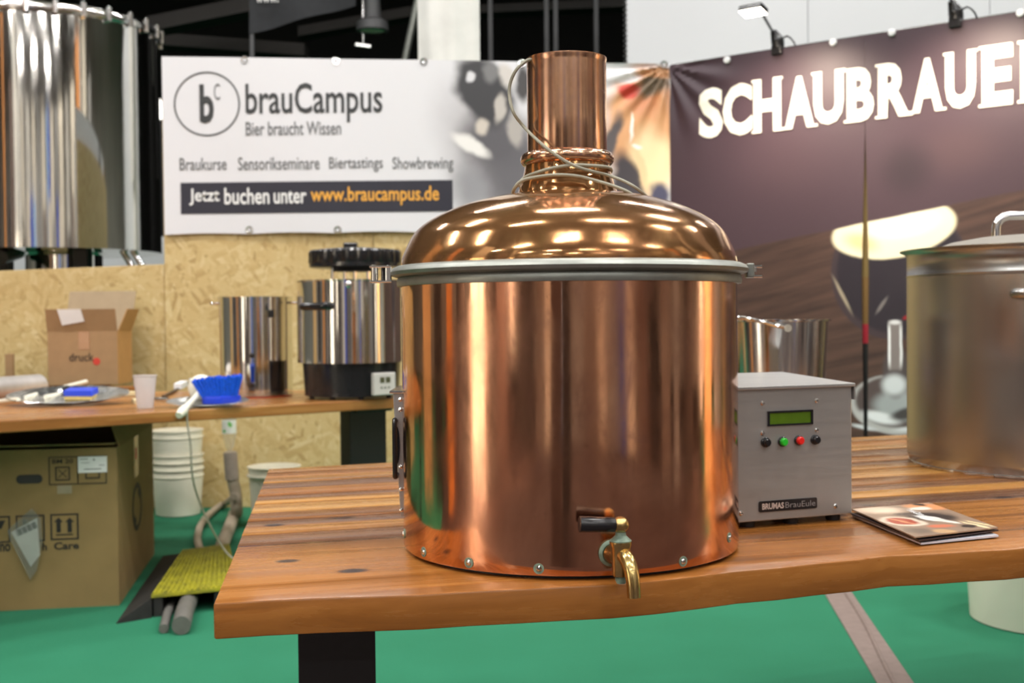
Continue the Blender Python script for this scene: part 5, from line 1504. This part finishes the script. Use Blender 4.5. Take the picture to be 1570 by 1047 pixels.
# nested white buckets
cb_ = W(273, 760, Y=6.86)
kq = 6.86 / F
hh_ = [W(273, y, Y=6.72).z for y in (655, 700)]
r1_, r0_ = 38.5 * kq, 33 * kq
H1 = W(273, 726, Y=6.72).z
labs = ('bottom white bucket of the nested stack under the back table', 'second white bucket from the bottom of the nested stack', 'third white bucket from the bottom of the nested stack', 'topmost white bucket of the nested stack')
zs = 0.0
Hs = W(273, 722, Y=6.72).z
st_z = [0, W(273, 711, Y=6.72).z - Hs, W(273, 700, Y=6.72).z - Hs, W(273, 662, Y=6.72).z - Hs]
for i, lb in enumerate(labs):
    t = thing('white_bucket', lb, 'bucket', (cb_.x, 6.86, st_z[i]), 0, 'nested white buckets under the back table')
    n_ = 64; r0q, r1q, hq = r0_ , r1_ , Hs
    th_ = .0018
    MB().lathe([(r0q * .9, .001), (r0q, .004), (r1q * .985, hq - .06), (r1q * .985, hq - .006), (r1q + .004, hq - .006), (r1q + .004, hq), (r1q - .004, hq), (r1q * .985 - .004, hq - .06), (r0q - .003, .004)], n_, cap0=True).build('body', M['white_plastic'], t)
    MB().lathe([(r1q * .98, hq - .045), (r1q + .003, hq - .045), (r1q + .003, hq - .038), (r1q * .98, hq - .038)], n_).build('rim_flange', M['white_plastic'], t)
# single bucket behind the near table
c = W(421, 760, Y=6.4)
bucket('white_bucket', 'white plastic bucket showing behind the near table corner', (c.x, 6.4, 0), .118, .138, W(421, 718, Y=6.3).z)
# upside-down bottle on a grey drain pipe, hoses
c = W(353, 760, Y=6.45)
zp = lambda y: W(353, y, Y=6.45).z
dpn = thing('drain_pipe', 'grey drain pipe rising from the floor below the table', 'pipe', (c.x, 6.45, 0))
x_ = lambda px, y: W(px, y, Y=6.45).x - c.x
fp = lambda px, py: W(px, py, Z=.036) - Vector((c.x, 6.45, 0))
pth = spline([(x_(353, 692), 0, zp(692)), (x_(356, 730), 0, zp(730)), (x_(361, 755), 0, zp(755)), (x_(364, 772), -.02, .075), fp(361, 784), fp(352, 808), fp(343, 830), fp(336, 850)], 8)
MB().tube(pth, .033, 14).build('pipe_run', M['pipe'], dpn)
MB().cyl((x_(353, 692), 0, zp(694)), (x_(356, 735), 0, zp(735)), .038, 18).build('pipe_sleeve', plain('sleeve_grey', S((150, 138, 126)), .5, 0, .1, 20), dpn)
bt2 = thing('plastic_bottle', 'clear upturned plastic bottle with green label in the pipe', 'bottle', (c.x + x_(352, 690), 6.45, zp(692)), 0)
zz4 = lambda y: zp(y) - zp(692)
MB().lathe([(.014, -.03), (.014, .012), (.020, .02), (.032, zz4(672)), (.038, zz4(664)), (.038, zz4(640)), (.036, zz4(632)), (.0, zz4(632))], 28, cap0=True).build('bottle_body', M['pet'], bt2)
MB().lathe([(.0385, zz4(664)), (.0388, zz4(663)), (.0388, zz4(645)), (.0385, zz4(644))], 28).build('label_band', printed('bottle_label', S((240, 244, 236)), [('e', .012, zz4(650), .012, .020, .4, S((120, 200, 100)), .4), ('e', -.02, zz4(660), .012, .010, .2, S((110, 190, 110)), .4)], .5), bt2)
hs = spline([W(359, 762, Y=6.38), W(345, 772, Z=.03), W(326, 784, Z=.022), W(309, 803, Z=.022), W(303, 824, Z=.022), W(307, 846, Z=.022)], 7)
for p in hs: p.z = max(p.z, .022)
tag(MB().tube(hs, .019, 10).build('hose', M['pipe']), 'thin beige hose curving from the drain pipe to the ramp', 'hose')
# hanging cable from the back table
a = W(291, 641, Y=4.72)
cX = W(291, 640, Y=4.72).x; eY = b0.y + (cX - b0.x) * bdn.y / bdn.x
cp = spline([Vector((cX + .03, eY + .22, TZ + .006)), Vector((cX, eY + .03, TZ + .007)), Vector((cX, eY - .012, TZ + .002)), Vector((cX, eY - .018, TZ - .05)), W(292, 680, Y=eY - .02), W(295, 730, Y=eY), W(306, 770, Y=eY + .1), W(322, 805, Y=4.85), W(337, 832, Y=4.9), W(352, 852, Y=4.9), W(372, 862, Y=4.9)], 8)
tag(MB().tube(cp, .0042, 8).build('power_cable', M['grey_cable']), 'grey cable hanging from the back table edge', 'cable')

# yellow cable ramp
qs = [W(232, 917, Z=.075), W(365, 903, Z=.075), W(352, 838, Z=.085), W(280, 848, Z=.085)]
org2 = sum(qs, Vector()) / 4; org2.z = 0
rp = thing('cable_ramp', 'black rubber cable ramp with yellow ribbed lid on the carpet', 'cable ramp', org2)
ql = [p - org2 for p in qs]
lidr = MB()
lidr.hexa(ql, [p + Vector((0, 0, .012)) for p in ql]); lidm = lidr.build('lid', M['tread'], rp, smooth=False)
nr_ = 16
tr = MB()
for i in range(nr_):
    u0 = (i + .15) / nr_; u1 = (i + .65) / nr_
    f = lambda u, v: ql[0].lerp(ql[1], u).lerp(ql[3].lerp(ql[2], u), v) + Vector((0, 0, .012))
    tr = MB().hexa([f(u0, .01), f(u1, .01), f(u1, .99), f(u0, .99)], [f(u0, .01) + Vector((0, 0, .006)), f(u1, .01) + Vector((0, 0, .006)), f(u1, .99) + Vector((0, 0, .006)), f(u0, .99) + Vector((0, 0, .006))])
    tr.build('rib', M['tread'], lidm, smooth=False)
rub = plain('ramp_rubber', (.02, .019, .018), .75, 0, .25, 30)
tipF = W(178, 955, Z=.004) - org2; tipB = W(250, 852, Z=.004) - org2
tF2 = W(205, 945, Z=0) - org2
MB().add([tipF, ql[0] + Vector((.0, 0, 0)), ql[3], tipB, Vector((ql[0].x, ql[0].y, 0)), Vector((ql[3].x, ql[3].y, 0)), Vector((tipF.x, tipF.y, 0)), Vector((tipB.x, tipB.y, 0))],
         [(0, 1, 2, 3), (0, 6, 4, 1), (3, 2, 5, 7), (6, 7, 5, 4), (0, 3, 7, 6), (1, 4, 5, 2)]).build('ramp_side', rub, rp, smooth=False)
for u in (.02, .36, .72):
    f = lambda uu, v: ql[0].lerp(ql[1], uu).lerp(ql[3].lerp(ql[2], uu), v)
    a, b, c_, d_ = f(u, 0.01), f(u + .10, 0.01), f(u + .10, .99), f(u, .99)
    MB().hexa([Vector((p.x, p.y, 0)) for p in (a, b, c_, d_)], [a, b, c_, d_]).build('channel_rib', rub, rp, smooth=False)
for px, py, r_, lab, mt in ((249, 950, .017, 'thin grey hose coming out of the ramp channel', 'hose'), (276, 945, .034, 'thick grey hose coming out of the ramp channel', 'hose')):
    s0_ = W(px + 2, py + 14, Z=r_); e0_ = W(px + 8, py - 10, Z=r_ * 1.15); e1_ = W(px + 22, py - 45, Z=r_)
    pts_ = spline([s0_, s0_.lerp(e0_, .5), e0_, e1_], 6)
    tag(MB().tube(pts_, r_, 14).build('hose', M[mt]), lab, 'hose')

# ================================================================== big steel tank behind the OSB wall
TD = 8.35
c = W(74, 300, Y=TD); kt = TD / F
tk_ = thing('steel_tank', 'huge polished steel brewing tank behind the OSB wall', 'tank', (c.x, TD, 0))
Rt = 165.5 * kt
zt1 = W(240, 46, Y=TD).z; zt0 = W(237, 387, Y=TD).z
MB().lathe([(Rt * .96, zt0 - .004), (Rt, zt0), (Rt, zt1 - .03), (Rt, zt1)], 128, cap0=True).build('shell', M['steel_tank'], tk_)
MB().lathe([(Rt - .02, zt1 - .045), (Rt + .02, zt1 - .045), (Rt + .026, zt1 - .03), (Rt + .026, zt1), (Rt + .018, zt1 + .014), (Rt - .05, zt1 + .016)], 128).build('rim_flange', M['steel'], tk_)
MB().lathe([(Rt - .04, zt1 + .012), (Rt * .7, zt1 + .10), (.1, zt1 + .16)], 96, cap1=True).build('top_cover', M['steel_tank'], tk_)
for i in range(28):
    a_ = 2 * PI * i / 28
    p = Vector((math.cos(a_) * (Rt + .022), math.sin(a_) * (Rt + .022), 0))
    MB().lathe([(.02, zt1 - .06), (.02, zt1 + .03), (.012, zt1 + .04)], 10, p, cap0=True, cap1=True).build('rim_bolt', M['chrome'], tk_)
rl2 = 56 * kt
zl0 = zt0 - .5
cxl = 97 * kt - 74 * kt
MB().lathe([(rl2, zl0), (rl2, zt0 - .02), (rl2 * 1.2, zt0)], 64, (cxl, 0, 0), cap0=True).build('drain_bowl', M['steel_tank'], tk_)
for px in (38, 154):
    xl = W(px, 400, Y=TD).x - c.x
    MB().hexa([(xl - .03, -.35, 0), (xl + .03, -.35, 0), (xl + .03, -.29, 0), (xl - .03, -.29, 0)], [(xl - .05, -.40, zt0), (xl + .05, -.40, zt0), (xl + .05, -.30, zt0), (xl - .05, -.30, zt0)]).build('leg', M['black_metal'], tk_, smooth=False)
for px in (186, 202):
    a = W(px, 386, Y=TD - .2) - Vector((c.x, TD, 0)); b = W(px + 60, 480, Y=TD - .2) - Vector((c.x, TD, 0))
    MB().tube([a + Vector((0, 0, .02)), b], .022, 12).build('strut', M['chrome'], tk_)
p = W(0, 395, Y=TD - .6) - Vector((c.x, TD, 0))
MB().tube([p, p + Vector((-.05, .4, .06))], .05, 16).build('hose_coupling', M['black'], tk_)
# narrow bright sign seen between tank and banner
p = W(244, 166, Y=12)
sgn = thing('floor_lamp', 'small bright lamp between the steel tank and the banner', 'lamp', (p.x, p.y, 0))
MB().box((0, 0, p.z), (.10, .05, .20), ry=-.5).build('lamp_head', emit('sign_glow', (1, .96, .88), 3.0), sgn, smooth=False)
MB().box((0, .04, p.z / 2), (.03, .03, p.z)).build('pole', M['black_metal'], sgn, smooth=False)
MB().lathe([(.2, 0), (.2, .015), (.02, .03)], 24, (0, .04, 0), cap0=True, cap1=True).build('base', M['black_metal'], sgn)

# the Cycles denoiser keeps the grain down
sc.cycles.use_denoising = True
sc.cycles.max_bounces = 10
sc.cycles.sample_clamp_indirect = 8.0
